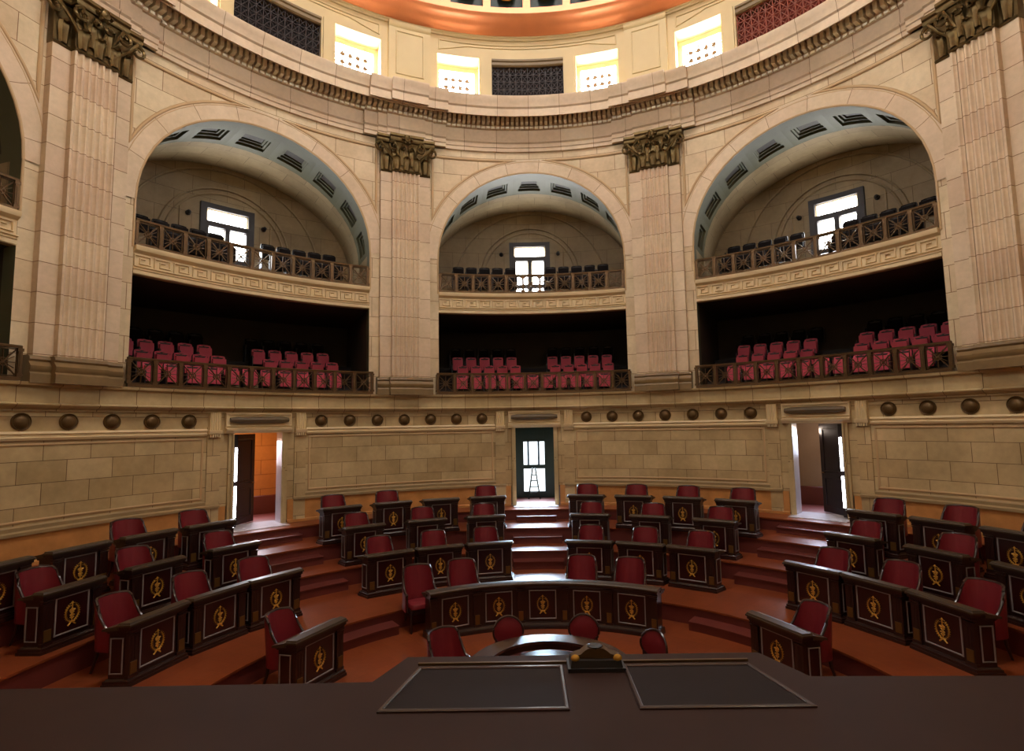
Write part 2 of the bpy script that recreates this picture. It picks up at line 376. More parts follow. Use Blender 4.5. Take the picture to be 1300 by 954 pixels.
# vestibules behind the doorways
def room(c, a0, a1, r1, wallmat, name, z1=4.1):
    mb = MB(); mb.rev([(r1, 1.45), (r1, z1)], a0, a1, 6, vz=True)
    for a in (a0, a1): mb.grid([[P(a, 11.12, 1.45), P(a, r1, 1.45)], [P(a, 11.12, z1), P(a, r1, z1)]], [[(11.12, 1.45), (r1, 1.45)], [(11.12, z1), (r1, z1)]])
    struct(mb.build('wall_vestibule_'+name, wallmat, recalc=False))
    mb = MB(); mb.rev([(11.1, z1), (r1, z1)], a0, a1, 6); struct(mb.build('ceiling_vestibule_'+name, M['stone_dark'], recalc=False))
    mb = MB(); mb.rev([(10.7, 1.45), (r1, 1.45)], a0, a1, 6); struct(mb.build('floor_vestibule_'+name, M['riser'], recalc=False))
    mb = MB()
    for x0, x1 in ((a0-.1, c-DW-.25), (c+DW+.25, a1+.1)):
        if x1 > x0: mb.cbox(x0, x1, 11.05, 11.15, 1.45, z1, 2)
    mb.cbox(a0, a1, 10.7, 11.15, DTOP, DTOP+.06, 4)
    struct(mb.build('wall_vestibule_'+name, M['stone_dark']))
room(-45, -50.5, -37, 12.9, M['orange_wall'], 'left')
room(0, -4.0, 4.0, 13.2, M['door_dark'], 'center')
room(45, 37, 50.5, 12.9, M['brown_wall'], 'right')
mb = MB(); mb.rev([(12.88, 1.45), (12.85, 1.45), (12.85, 1.98), (12.88, 2.0)], -50.4, -37, 6); struct(mb.build('baseboard_vestibule_left', M['riser']))
mb = MB(); mb.rev([(12.88, 1.45), (12.85, 1.45), (12.85, 1.98), (12.88, 2.0)], 37, 50.4, 6); struct(mb.build('baseboard_vestibule_right', M['riser']))
# centre: glazed door leaves at the end
g = struct(empty('door_4'))
mb = MB()
ZP = ((1.66, 2.46), (2.60, 3.42))
for (x0, x1, z0, z1) in ((-4, -1.72, 1.45, 4.1), (1.72, 4, 1.45, 4.1), (-1.75, 1.75, 1.45, 1.66), (-1.75, 1.75, 2.46, 2.60), (-1.75, 1.75, 3.42, 4.1)):
    mb.cbox(x0, x1, 12.5, 12.6, z0, z1, 2)
mb.build('door_leaf', M['door_dark'], g)
for z0, z1 in ZP:
    mb = MB(); mb.cbox(-1.73, 1.73, 12.56, 12.58, z0, z1, 2); mb.build('pane', M['pane_soft'], g)
mb = MB()
for x in (-.95, .75): mb.cbox(x-.16, x+.16, 12.5, 12.55, 2.60, 3.42, 1)
mb.build('muntin', M['muntin'], g)
# step ladder before the glass
t = tag(empty('stepladder', (-.02, 12.2, 1.45)), 'thin stepladder standing against the bright glazed door seen through centre doorway', 'ladder')
for sy, yy in ((-1, -.05), (1, .15)):
    for sx in (-1, 1):
        mb = MB(); mb.tube([(sx*.2, yy+sy*.1, 0), (sx*.05, .05, 1.05)], .026, 6); mb.build('leg', M['iron'], t)
for k in range(4):
    z = .2+.2*k; hw = .2-.15*z/1.05; mb = MB(); mb.box(-hw, hw, -.14+.14*z-.0, -.10+.14*z, z, z+.035); mb.build('rung', M['iron'], t)
# side doors: open leaves, glowing slivers added for light through the hinge gap
for c, s in ((-45, -1), (45, 1)):
    i = 1 if s < 0 else 3
    hx, hy, _ = P(c+s*(DW-.5), 11.0, 0); mt = Matrix.Translation((hx, hy, 0)) @ Matrix.Rotation(PI/2+s*D(8), 4, 'Z')
    mb = MB(); mb.box(0, .98, -.025, .025, 1.47, 3.9, mat=mt)
    lf = mb.build('door_leaf', M['door_leaf'], doors[c])
    mb = MB()
    for z0, z1 in ((1.65, 2.4), (2.6, 3.75)): mb.strip([(.14, z0), (.84, z0), (.84, z1), (.14, z1)], .04, 0, .02, closed=True, flat=True)
    mb.v = [tuple(mt @ Vector((x_, s*(.025+abs(y_)) if s > 0 else -(.025+abs(y_)), z_))) for x_, y_, z_ in mb.v]
    mb.build('leaf_moulding', M['door_leaf'], lf)
    mb = MB()
    for sy in (-1, 1): mb.tube([tuple(mt @ Vector(p)) for p in ((.9, sy*.02, 2.55), (.9, sy*.08, 2.55), (.8, sy*.08, 2.55))], .018, 6)
    mb.build('handle', M['brass'], lf)
    mb = MB(); mb.cbox(*sorted((c+s*(DW-.68), c+s*(DW+.0))), 10.63, 10.66, 1.5, 3.9, 1); mb.build('hinge_gap_glow_backing', M['door_leaf'], doors[c])
    for z0, z1 in ((1.75, 2.55), (2.68, 3.55)):
        mb = MB(); mb.cbox(*sorted((c+s*(DW-.60), c+s*(DW-.30))), 10.605, 10.62, z0, z1, 1); mb.build('hinge_gap_glow', M['pane'], doors[c])
area('door_daylight_center', P(0, 12.2, 3.0), P(0, 9, 1.4), 1.1, 110, (.6, .8, 1), 120, 1.2)
area('door_daylight_left', P(-42.3, 12.6, 3.2), P(-45.3, 10.6, 1.4), .6, 26, (.95, .9, 1), 120, 1.2)
area('door_daylight_right', P(42.3, 12.6, 3.2), P(45.3, 10.6, 1.4), .6, 26, (.7, .78, 1), 120, 1.2)
l = bpy.data.lights.new('vestibule_light', 'POINT'); l.energy = 36; l.color = (1, .62, .3); l.shadow_soft_size = .15
o = bpy.data.objects.new('vestibule_light', l); C.objects.link(o); o.location = P(-44.5, 11.6, 3.7)
l = bpy.data.lights.new('vestibule_light', 'POINT'); l.energy = 14; l.color = (1, .8, .65); l.shadow_soft_size = .15  # unseen light added to brighten the right vestibule wall
o = bpy.data.objects.new('vestibule_light', l); C.objects.link(o); o.location = P(43.5, 11.6, 3.7)

# ------------------------------------------------------------------ arcade: upper walls, arches, vaults
AH = 3.07; SPR = 9.45; ZU0, ZU1 = 5.0, 13.3
NA = 28
def Q(t, r, rho): return P(math.degrees(rho*math.cos(t)/R0), r, SPR+rho*math.sin(t))
for nm, c in BAYS.items():
    mb = MB()
    ha = math.degrees(AH/R0)
    mb.rev([(10.6, ZU0), (10.6, ZU1)], c-22.5, c-ha, None, vz=True); mb.rev([(10.6, ZU0), (10.6, ZU1)], c+ha, c+22.5, None, vz=True)
    rows = [[], []]; uvs = [[], []]
    for k in range(NA+1):
        t = PI-PI*k/NA; s_, z_ = AH*math.cos(t), SPR+AH*math.sin(t); a_ = c+math.degrees(s_/R0)
        rows[0].append(P(a_, 10.6, z_)); rows[1].append(P(a_, 10.6, ZU1)); uvs[0].append((D(a_)*R0, z_)); uvs[1].append((D(a_)*R0, ZU1))
    mb.grid(rows, uvs); struct(mb.build('wall_upper_'+nm, M['stone_mid'], recalc=False))
    # jambs, intrados rib, coffered band, inner vault  (turned about the axis by the bay angle)
    rot = Matrix.Rotation(-D(c), 4, 'Z')
    def path_rows(rs, mbx, rho=AH, m=0):
        pr = [(-rho, 4.9), (-rho, 6.5), (-rho, 8)]+[(rho*math.cos(PI-PI*k/NA), SPR+rho*math.sin(PI-PI*k/NA)) for k in range(NA+1)]+[(rho, 8), (rho, 6.5), (rho, 4.9)]
        L = [0]
        for p, q in zip(pr, pr[1:]): L.append(L[-1]+math.hypot(q[0]-p[0], q[1]-p[1]))
        rows = [[P(math.degrees(s_/R0), r, z_) for s_, z_ in pr] for r in rs]; uvs = [[(l_, r) for l_ in L] for r in rs]
        mbx.grid(rows, uvs, m)
    mb = MB(); path_rows([10.6, 10.95], mb); o = struct(mb.build('wall_reveal_'+nm, M['coffer'], recalc=False)); o.matrix_world = rot
    mb = MB()
    for s_ in (-1, 1):
        a_ = s_*math.degrees(AH/R0); mb.grid([[P(a_, 10.95, 8.0), P(a_, 14.3, 8.0)], [P(a_, 10.95, SPR), P(a_, 14.3, SPR)]], [[(10.95, 8), (14.3, 8)], [(10.95, SPR), (14.3, SPR)]])
        ml = MB(); ml.grid([[P(a_, 10.95, 4.9), P(a_, 14.3, 4.9)], [P(a_, 10.95, 8.0), P(a_, 14.3, 8.0)]]); oo = struct(ml.build('wall_lower_gallery_side_'+nm, M['gallery_shade'], recalc=False)); oo.matrix_world = rot
    NV = 28
    rows = [[Q(PI-PI*k/NV, r, AH) for k in range(NV+1)] for r in (12.25, 13.0, 13.95)]
    mb.grid(rows, [[(PI*k/NV*AH, r) for k in range(NV+1)] for r in (12.25, 13.0, 13.95)])
    o = struct(mb.build('wall_gallery_side_'+nm, M['stone_vault'], recalc=False)); o.matrix_world = rot
    # coffered band
    mb = MB(); NC = 9; r_a, r_b = 10.95, 12.25; t0, t1 = 0, PI
    for k in range(NC):
        ta, tb = t0+(t1-t0)*k/NC, t0+(t1-t0)*(k+1)/NC
        def ringpts(ft, fr, rho):
            A, B = ta+(tb-ta)*ft, tb-(tb-ta)*ft; ra, rb = r_a+(r_b-r_a)*fr, r_b-(r_b-r_a)*fr
            pts = [Q(A+(B-A)*j/4, ra, rho) for j in range(5)]+[Q(B-(B-A)*j/4, rb, rho) for j in range(5)]
            return pts
        seqs = [ringpts(0, 0, AH), ringpts(.17, .2, AH), ringpts(.175, .205, AH+.07), ringpts(.22, .27, AH+.07), ringpts(.225, .275, AH+.13), ringpts(.27, .33, AH+.13), ringpts(.275, .335, AH+.17)]
        ids = mb.grid(seqs, None, 0, wrap=True)
        last = ids[-1]; 
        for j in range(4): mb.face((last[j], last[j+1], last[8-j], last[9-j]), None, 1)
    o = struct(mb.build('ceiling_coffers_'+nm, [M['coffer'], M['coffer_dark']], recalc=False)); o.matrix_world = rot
    # archivolt + spandrel mouldings
    mb = MB(); arc = lambda rho, a_, b_, n=26: [(rho*math.cos(D(a_+(b_-a_)*k/n)), SPR+rho*math.sin(D(a_+(b_-a_)*k/n))) for k in range(n+1)]
    so = D(c)*10.6
    def S(pts, wd, dp, **k): mb.strip([(p[0]+so, p[1]) for p in pts], wd, 10.6, dp, **k)
    S(arc(AH+.02, 180, 0), .06, .03)
    S(arc(AH+.40, 176, 4), .03, .03)
    S([(-AH-.02, 8.3), (-AH-.02, 9.45)], .05, .03); S([(AH+.02, 8.3), (AH+.02, 9.45)], .05, .03)
    for sg in (-1, 1):   # spandrel panel frames
        xe = sg*3.26; rho = AH+.47
        a_hi = math.degrees(math.asin(min(1, (12.95-SPR)/rho))); a_lo = math.degrees(math.acos(3.26/rho))
        pts = [(sg*rho*math.cos(D(a_lo+(a_hi-a_lo)*k/12)), SPR+rho*math.sin(D(a_lo+(a_hi-a_lo)*k/12))) for k in range(13)]
        pts = pts+[(xe, 12.95)]
        S(pts, .08, .045, closed=True)
        cxm = sum(p[0] for p in pts)/len(pts)
    struct(mb.build('trim_5', M['stone_line']))
    # smooth voussoir ring
    mb = MB(); rows = []; uvs = []
    for rho in (AH+.03, AH+.47):
        rows.append([]); uvs.append([])
        for k in range(31):
            t = PI-PI*k/30; rows[-1].append(P(c+math.degrees(rho*math.cos(t)/R0), 10.575, SPR+rho*math.sin(t))); uvs[-1].append((PI*k/30*3.3, .5+rho*.1))
    mb.grid(rows, uvs); struct(mb.build('trim_6', M['stone_frieze'], recalc=False))
    # gallery floors, balcony slab
    hb = ha-.02
    mb = MB()
    mc = MB(); mc.rev([(10.75, 7.672), (14.3, 7.672)], c-ha, c+ha, 14); struct(mc.build('shade_sheet_lower_gallery_'+nm, M['gallery_shade'], recalc=False))  # extra sheet under the slab, its colour carrying the gallery shade
    prof = [(14.2, 7.68), (10.72, 7.68), (10.60, 7.68), (10.58, 7.70), (10.58, 7.78), (10.56, 7.80), (10.60, 7.82), (10.60, 8.18), (10.55, 8.21), (10.50, 8.24), (10.48, 8.30), (10.48, 8.35), (14.2, 8.35)]
    mb.rev(prof, c-hb, c+hb, 24, True); slab = struct(mb.build('floor_upper_gallery_'+nm, M['stone_trim']))
    # greek key relief
    mb = MB(); n_u = 14; tot = 2*D(hb)*10.6; uw = tot/n_u; s0 = D(c-hb)*10.6
    for k in range(n_u):
        x = s0+k*uw; W_ = uw
        zb, zt = 7.87, 8.13
        pts = [(x+.02, zb), (x+.02, zt), (x+W_*.82, zt), (x+W_*.82, zb+.07), (x+W_*.32, zb+.07), (x+W_*.32, zt-.075), (x+W_*.58, zt-.075)]
        mb.strip(pts, .03, 10.6, .04)
        mb.strip([(x+.02, zb), (x+W_*1.0+.02, zb)], .03, 10.6, .04)
    mb.build('greek_key_relief', M['stone_trim'], slab)
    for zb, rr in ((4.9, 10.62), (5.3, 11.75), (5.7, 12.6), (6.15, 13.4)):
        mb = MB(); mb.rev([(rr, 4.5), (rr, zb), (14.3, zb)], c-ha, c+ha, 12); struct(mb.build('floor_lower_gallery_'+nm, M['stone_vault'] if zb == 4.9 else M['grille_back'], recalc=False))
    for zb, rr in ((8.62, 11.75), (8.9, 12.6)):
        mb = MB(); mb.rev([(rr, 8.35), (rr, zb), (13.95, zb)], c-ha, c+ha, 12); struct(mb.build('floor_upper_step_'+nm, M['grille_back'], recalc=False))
    mb = MB(); mb.rev([(14.3, 4.9), (14.3, 7.7)], c-ha, c+ha, 14, vz=True); struct(mb.build('wall_lower_gallery_back_'+nm, M['gallery_shade'], recalc=False))
    # upper back wall
    mb = MB(); rows = [[], []]; uvs = [[], []]
    for k in range(NV+1):
        t = PI-PI*k/NV; s_ = AH*math.cos(t); z_ = SPR+AH*math.sin(t)
        rows[0].append(P(c+math.degrees(s_/R0), 13.95, 8.35)); rows[1].append(P(c+math.degrees(s_/R0), 13.95, z_)); uvs[0].append((s_*1.3, 8.35)); uvs[1].append((s_*1.3, z_))
    mb.grid(rows, uvs); struct(mb.build('wall_upper_gallery_back_'+nm, M['stone_vault'], recalc=False))
    mb = MB(); so = D(c)*13.95
    for rho, zc in ((1.78, 9.85), (1.95, 9.85), (2.95, 9.45)):
        pts = [(rho*math.cos(D(180-180*k/24)), zc+rho*math.sin(D(180-180*k/24))) for k in range(25)]
        pts = [(-rho, 8.4)]+pts+[(rho, 8.4)]
        mb.strip([(p[0]+so, p[1]) for p in pts], .06, 13.95, .06)
    for x in (-1.35, 1.35): mb.strip([(x+so, 8.4), (x+so, 10.9)], .05, 13.95, .05)
    struct(mb.build('trim_7', M['stone_vault']))

# gallery back doors (bright glazing in dark frames)
def gallery_window(c, idx):
    g = struct(empty(f'window_{idx}'))
    e = lambda x: math.degrees(x/13.85)
    mb = MB(); H0, H1 = 8.9, 11.2
    for x0, x1, z0, z1 in ((-.8, -.62, H0, H1), (.62, .8, H0, H1), (-.8, .8, H1-.17, H1), (-.8, .8, 10.45, 10.62), (-.07, .07, H0, 10.5), (-.66, -.56, H0, 10.5), (.56, .66, H0, 10.5), (-.62, .62, 9.35, 9.5)):
        mb.cbox(c+e(x0), c+e(x1), 13.78, 13.9, z0, z1, 2)
    mb.build('frame', M['frame_dark'], g)
    mb = MB(); mb.cbox(c+e(-.56), c+e(.56), 13.86, 13.88, 10.66, 10.98, 2); mb.build('transom_pane', M['pane'], g)
    for s in (-1, 1):
        for z0, z1 in ((8.95, 9.35), (9.5, 10.42)):
            mb = MB(); a_, b_ = sorted((s*.10, s*.54)); mb.cbox(c+e(a_), c+e(b_), 13.86, 13.88, z0, z1, 1); mb.build('pane', M['pane'], g)
    mb = MB(); mb.tube([P(c+e(.1), 13.72, 9.6), P(c+e(.1), 13.70, 9.85)], .015, 6); mb.build('handle', M['brass'], g)
for i, c in enumerate((-45, 0, 45)):
    gallery_window(c, i+1)
    area('gallery_window_daylight', P(c, 13.7, 10.7), P(c, 11, 11.2), 1.1, 15, (1, .92, .8), 175, .5)
    mb = MB(); mb.rev([(11.25, 4.9), (11.25, 5.12), (11.6, 5.12), (11.6, 5.3), (12.3, 5.3)], c-2.2, c+2.2, 4); struct(mb.build('step', M['stone_vault'], recalc=False))
def fixture(c, s, lab):
    mb = MB(); rr = Matrix.Translation(P(c+math.degrees(s*1.12/13.9), 13.93, 10.75)) @ Matrix.Rotation(-D(c), 4, 'Z') @ Matrix.Rotation(PI/2, 4, 'X')
    mb.lathe([(.075, 0), (.08, .03), (.05, .06), (.045, .12), (.06, .16), (.03, .2)], 12, mat=rr)
    tag(mb.build('wall_lamp', M['iron']), lab, 'lamp', 'small dark fixtures beside the gallery back doors')
for c, n in ((-45, 'left'), (0, 'centre'), (45, 'right')):
    for s, sn in ((-1, 'left'), (1, 'right')): fixture(c, s, f'small dark wall fixture on the {sn} of the {n} upper gallery window')

# ------------------------------------------------------------------ entablature
ENT = [(10.7, 13.25), (10.52, 13.25), (10.52, 13.36), (10.49, 13.38), (10.49, 13.5), (10.44, 13.54), (10.44, 13.58), (10.5, 13.6), (10.5, 13.98), (10.44, 14.0), (10.42, 14.04), (10.42, 14.34), (10.30, 14.36), (10.20, 14.42), (9.86, 14.16), (9.82, 14.08), (9.78, 14.08), (9.77, 14.32), (9.72, 14.36), (9.68, 14.53), (9.62, 14.62), (9.62, 14.69), (10.7, 14.74)]
off = .22
def shift(pf, d): return [(r if r > 10.65 else r-d, z) for r, z in pf]
FR = M['stone_frieze']
mb = MB(); mb.rev(ENT, -115, 115, None, True); ent = struct(mb.build('trim_8', FR))
for i, c in enumerate((-112.5, -67.5, -22.5, 22.5, 67.5, 112.5)):
    mb = MB(); mb.rev(shift(ENT, off*.5), c-7.2, c+7.2, None, True); mb.rev(shift(ENT, off), c-3.4, c+3.4, None, True)
    mb.rev(shift(ENT[:14]+[(10.7, 14.42)], off*.75), c-4.9, c+4.9, None, True)
    struct(mb.build('trim_9', FR))
mb = MB(); a = -84.0
while a < 84:
    d = min(abs(a-c) for c in (-67.5, -22.5, 22.5, 67.5)); o_ = off if d < 3.4 else (off*.75 if d < 4.9 else (off*.5 if d < 7.2 else 0))
    mb.cbox(a-.26, a+.26, 10.17-o_, 10.44-o_, 14.10, 14.32, 1)
    mb.cbox(a-.30, a+.30, 10.37-o_, 10.44-o_, 13.99, 14.06, 1)
    a += .9
mb.build('dentils', M['stone_mid_plain'], ent)

# ------------------------------------------------------------------ pilasters
def pilaster_at(c, label):
    root = tag(empty('pilaster', P(c, 10.4, 5.0), -D(c)), label, 'pilaster', 'giant fluted pilasters')
    inv = (Matrix.Translation(P(c, 10.4, 5.0)) @ Matrix.Rotation(-D(c), 4, 'Z')).inverted()
    def fin(mb, name, mat, par=None):
        mb.v = [tuple(inv @ Vector(p)) for p in mb.v]; return mb.build(name, mat, par or root)
    # base mouldings
    mb = MB(); bp = lambda r: [(10.62, 5.0), (r-.1, 5.0), (r-.1, 5.18), (r-.07, 5.22), (r-.10, 5.28), (r-.10, 5.34), (r-.05, 5.40), (r-.03, 5.43), (r-.06, 5.47), (r-.05, 5.52), (r, 5.55), (10.62, 5.55)]
    mb.rev(bp(10.42), c-4.75, c+4.75, 6, True); mb.rev(bp(10.28), c-2.75, c+2.75, 4, True); fin(mb, 'base', M['base_stone'])
    # backing strip
    mb = MB(); mb.rev([(10.62, 5.5), (10.42, 5.5), (10.42, 12.15), (10.62, 12.15)], c-4.3, c+4.3, 4, True, vz=True); fin(mb, 'backing_strip', M['stone_pil'])
    # fluted shaft
    sec = [(-2.4, 10.42), (-2.4, 10.28)]; nf = 6; wdt = 4.8-.3
    for k in range(nf):
        a_ = -2.25+wdt*k/nf; d = wdt/nf
        sec += [(a_+d*.12, 10.28)]+[(a_+d*(.12+.76*j/6), 10.28+.055*math.sin(PI*j/6)) for j in range(1, 6)]+[(a_+d*.88, 10.28)]
    sec += [(2.4, 10.28), (2.4, 10.42)]
    mb = MB(); zs = (5.55, 12.15)
    rows = [[P(c+a_, r_, z) for a_, r_ in sec] for z in zs]; uvs = [[(D(c+a_)*R0, z) for a_, r_ in sec] for z in zs]
    mb.grid(rows, uvs); fin(mb, 'shaft', M['stone_pil'])
    # bronze capital
    cap = MB(); cap.rev([(10.62, 12.1), (10.40, 12.1), (10.38, 12.14), (10.41, 12.18), (10.41, 13.05), (10.62, 13.05)], c-4.35, c+4.35, 4, True)
    cap.rev([(10.62, 12.1), (10.26, 12.1), (10.24, 12.14), (10.27, 12.18), (10.27, 12.9), (10.2, 13.05), (10.62, 13.05)], c-2.5, c+2.5, 4, True)
    capo = fin(cap, 'capital', M['bronze_cap'])
    mb = MB(); ab = lambda r: [(10.62, 13.05), (r, 13.05), (r-.03, 13.1), (r-.03, 13.16), (r-.07, 13.2), (r-.07, 13.27), (10.62, 13.27)]
    mb.rev(ab(10.33), c-5.1, c+5.1, 6, True); mb.rev(ab(10.15), c-3.0, c+3.0, 6, True); fin(mb, 'abacus', M['bronze_cap'], capo)
    def leaf(a_, r_, z0, h, wd, curl):
        mb = MB(); rows = []
        for i in range(7):
            f = i/6; z = z0+h*math.sin(f*PI*.55)/math.sin(PI*.55) if f < .8 else z0+h*(1-.12*(f-.8)/.2)
            out = .03+curl*(f**3); ww = wd*(.75+.35*math.sin(f*PI*.8))*(1 if f < .75 else 1-(f-.75)*2.6)
            rows.append([P(a_+ww*(j/4-.5)*2, r_-out-.035*math.cos((j/4-.5)*PI)-(.02 if j in (1, 3) else 0), z-(.03 if j in (0, 4) else 0)) for j in range(5)])
        rows2 = [[P(0, 0, 0)]*0 for _ in ()]
        mb.grid(rows); fin(mb, 'acanthus_leaf', M['bronze_cap'], capo)
    for x in (-1.75, 0, 1.75): leaf(c+x, 10.27, 12.16, .42, .62, .16)
    for x in (-.9, .9): leaf(c+x, 10.27, 12.3, .55, .5, .2)
    for x in (-3.4, 3.4): leaf(c+x, 10.41, 12.16, .5, .6, .14)
    # volutes
    for x, r_ in ((-2.35, 10.16), (2.35, 10.16), (-4.5, 10.34), (4.5, 10.34), (-.75, 10.17), (.75, 10.17)):
        mb = MB(); pts = []
        big = .17 if abs(x) > 1 else .1
        sg = -1 if x < 0 else 1
        if abs(x) < 1: sg = -sg
        for k in range(20):
            th = PI/2+k*.42; rr_ = big*(1-k/22)
            pts.append(P(c+x+math.degrees(sg*rr_*math.cos(th)/10.2)*-1, r_-.03-.003*k, 12.86+rr_*math.sin(th)-.02))
        mb.tube(pts, [.042-.0012*k for k in range(20)], 6); fin(mb, 'volute', M['bronze_cap'], capo)
        mb = MB(); x0 = x*.45
        mb.tube([P(c+x0, 10.26, 12.45), P(c+(x0+x)/2, 10.22, 12.7), P(c+x, r_-.03, 12.86+big)], [.05, .04, .045], 6); fin(mb, 'stem', M['bronze_cap'], capo)
    mb = MB(); mt = Matrix.Translation(P(c, 10.1, 13.12)) @ Matrix.Rotation(-D(c), 4, 'Z') @ Matrix.Rotation(PI/2, 4, 'X')
    mb.lathe([(.11, -.05), (.12, .0), (.09, .05), (.04, .07), (.01, .09)], 8, mat=mt)
    for k in range(6):
        m2 = mt @ Matrix.Rotation(k*PI/3, 4, 'Z') @ Matrix.Translation((.13, 0, 0)); mb.lathe([(.05, -.02), (.055, 0), (.02, .05)], 6, mat=m2)
    fin(mb, 'rosette', M['bronze_cap'], capo)
for c, lab in ((-67.5, 'fluted stone pilaster with bronze capital left of the left arch'), (-22.5, 'fluted stone pilaster with bronze capital between left and central arches'),
               (22.5, 'fluted stone pilaster with bronze capital between central and right arches'), (67.5, 'fluted stone pilaster with bronze capital right of the right arch')):
    pilaster_at(c, lab)

# ------------------------------------------------------------------ drum with windows
def drum():
    mb = MB(); RD = 9.80; Z0, Z1 = 14.75, 16.80; zt = 16.05
    cuts = []
    for k in range(-3, 5):
        c = 45*k
        cuts += [(c-17.3, c-9.3, 'w'), (c-6.9, c+6.9, 'g'), (c+9.3, c+17.3, 'w')]
    x = -157.5
    for a0, a1, t in cuts:
        mb.rev([(RD, Z0), (RD, Z1)], x, a0); mb.rev([(RD, zt), (RD, Z1)], a0, a1); x = a1
        for a_ in (a0, a1): mb.grid([[P(a_, RD, Z0), P(a_, RD+.6, Z0)], [P(a_, RD, zt), P(a_, RD+.6, zt)]])
        mb.rev([(RD, zt), (RD+.6, zt-.12)], a0, a1)
    mb.rev([(RD, Z0), (RD, Z1)], x, 202.5)
    o = struct(mb.build('wall_drum', M['stone_drum'], recalc=False))
    mb = MB(); mb.rev([(10.6, 0), (10.6, 14.8)], 112.5, 247.5); mb.rev([(10.6, 14.8), (9.8, 14.8)], 112.5, 247.5); struct(mb.build('wall_back', M['stone_mid'], recalc=False))
    mb = MB()
    mb.rev([(RD+.02, 16.68), (RD-.04, 16.68), (RD-.06, 16.73), (RD-.10, 16.75), (RD-.10, 16.80), (RD+.02, 16.80)], -180, 180, 160, True, full=True)
    struct(mb.build('trim_10', M['stone_drum']))
    for k in range(-2, 4):   # drum piers
        c = 45*k-22.5
        mb = MB(); mb.rev([(RD+.02, 14.75), (RD-.12, 14.75), (RD-.12, 16.52), (RD-.16, 16.56), (RD-.18, 16.64), (RD-.18, 16.68), (RD+.02, 16.68)], c-3.9, c+3.9, None, True)
        so = D(c)*(RD-.12); mb.strip([(so-.42, 15.0), (so+.42, 15.0), (so+.42, 16.4), (so-.42, 16.4)], .04, RD-.12, .03, closed=True)
        struct(mb.build('trim_11', M['stone_drum']))
        for s in (-1, 1):   # small panels above each window
            mb = MB(); q = c+s*9.2; so = D(q)*RD
        # cream strips between window and grille
    for k in range(-2, 3):
        c = 45*k
        mb = MB()
        for s in (-1, 1):
            a0_, a1_ = sorted((c+s*7.2, c+s*9.0)); mb.rev([(RD+.02, 14.75), (RD-.05, 14.75), (RD-.05, 16.08), (RD+.02, 16.08)], a0_, a1_, 2, True)
        so = D(c)*RD
        mb.strip([(so-2.9, 16.2), (so-2.9, 16.52), (so+2.9, 16.52), (so+2.9, 16.2), (so+2.0, 16.42), (so-2.0, 16.42)], .035, RD, .03, closed=True)
        struct(mb.build('trim_12', M['stone_drum']))
    idx = 4
    for k in (-2, -1, 0, 1, 2, 3, 4, -3):
        c = 45*k
        for s in (-1, 1):
            a0_, a1_ = sorted((c+s*9.3, c+s*17.3)); n = idx; idx += 1
            g = struct(empty(f'window_{n}'))
            mb = MB(); rp = RD+.5; i0, i1 = a0_+.75, a1_-.75; zt_ = 15.80
            for x0, x1, z0, z1 in ((a0_, i0, 14.75, 16.0), (i1, a1_, 14.75, 16.0), (i0, i1, zt_, 16.0)): mb.cbox(x0, x1, rp-.05, rp+.1, z0, z1, 3)
            mb.build('frame', M['cream_frame'], g)
            mb = MB(); mb.cbox(i0, i1, rp+.05, rp+.07, 14.75, zt_, 6); mb.build('pane', M['drum_pane'], g)
            mb = MB()
            for q in range(1, 5): x = i0+(i1-i0)*q/5; mb.cbox(x-.11, x+.11, rp+.02, rp+.04, 14.75, zt_, 1)
            for q in range(1, 4): z = 14.75+(zt_-14.75)*q/4; mb.cbox(i0, i1, rp+.02, rp+.04, z-.02, z+.02, 3)
            for q in range(1, 5):
                for qq in range(1, 4):
                    x = i0+(i1-i0)*q/5; z = 14.75+(zt_-14.75)*qq/4; mb.cbox(x-.34, x+.34, rp+.0, rp+.02, z-.06, z+.06, 1)
            mb.build('lattice', M['bronze'], g)
        labs = {-2: 'lattice grille at the far left of the dome drum', -1: 'dark lattice grille in the dome drum above the left arch', 0: 'dark lattice grille in the dome drum above the central arch', 1: 'reddish lattice grille in the dome drum above the right arch', 2: ''}
        if abs(k) >= 2: 
            mb = MB(); mb.rev([(RD+.3, 14.7), (RD+.3, 16.1)], c-7, c+7); struct(mb.build('wall_grille_backing', M['grille_back'], recalc=False)); continue
        g = tag(empty('window_grille', P(c, RD+.12, 14.8), -D(c)), labs[k], 'grille', 'lattice grilles in the dome drum')
        inv = (Matrix.Translation(P(c, RD+.12, 14.8)) @ Matrix.Rotation(-D(c), 4, 'Z')).inverted()
        def fin(mb, name, mat):
            mb.v = [tuple(inv @ Vector(p)) for p in mb.v]; return mb.build(name, mat, g)
        mb = MB(); mb.rev([(RD+.35, 14.7), (RD+.35, 16.0)], c-6.9, c+6.9); fin(mb, 'backing', M['grille_back_red' if k == 1 else 'grille_back'])
        mb = MB(); mb.rev([(RD+.3, 15.82), (RD+.04, 15.82), (RD, 15.86), (RD, 15.95), (RD-.04, 15.98), (RD-.04, 16.04), (RD+.3, 16.04)], c-6.88, c+6.88, None, True); fin(mb, 'lintel', M['lintel'])
        mb = MB(); nx, nz = 12, 4; r_ = RD+.12; x0, x1 = D(c-6.8)*r_, D(c+6.8)*r_; z0, z1 = 14.8, 15.82; dx, dz = (x1-x0)/nx, (z1-z0)/nz
        for i in range(nx+1): mb.strip([(x0+i*dx, z0), (x0+i*dx, z1)], .03, r_, .03)
        for j in range(nz+1): mb.strip([(x0, z0+j*dz), (x1, z0+j*dz)], .03, r_, .03)
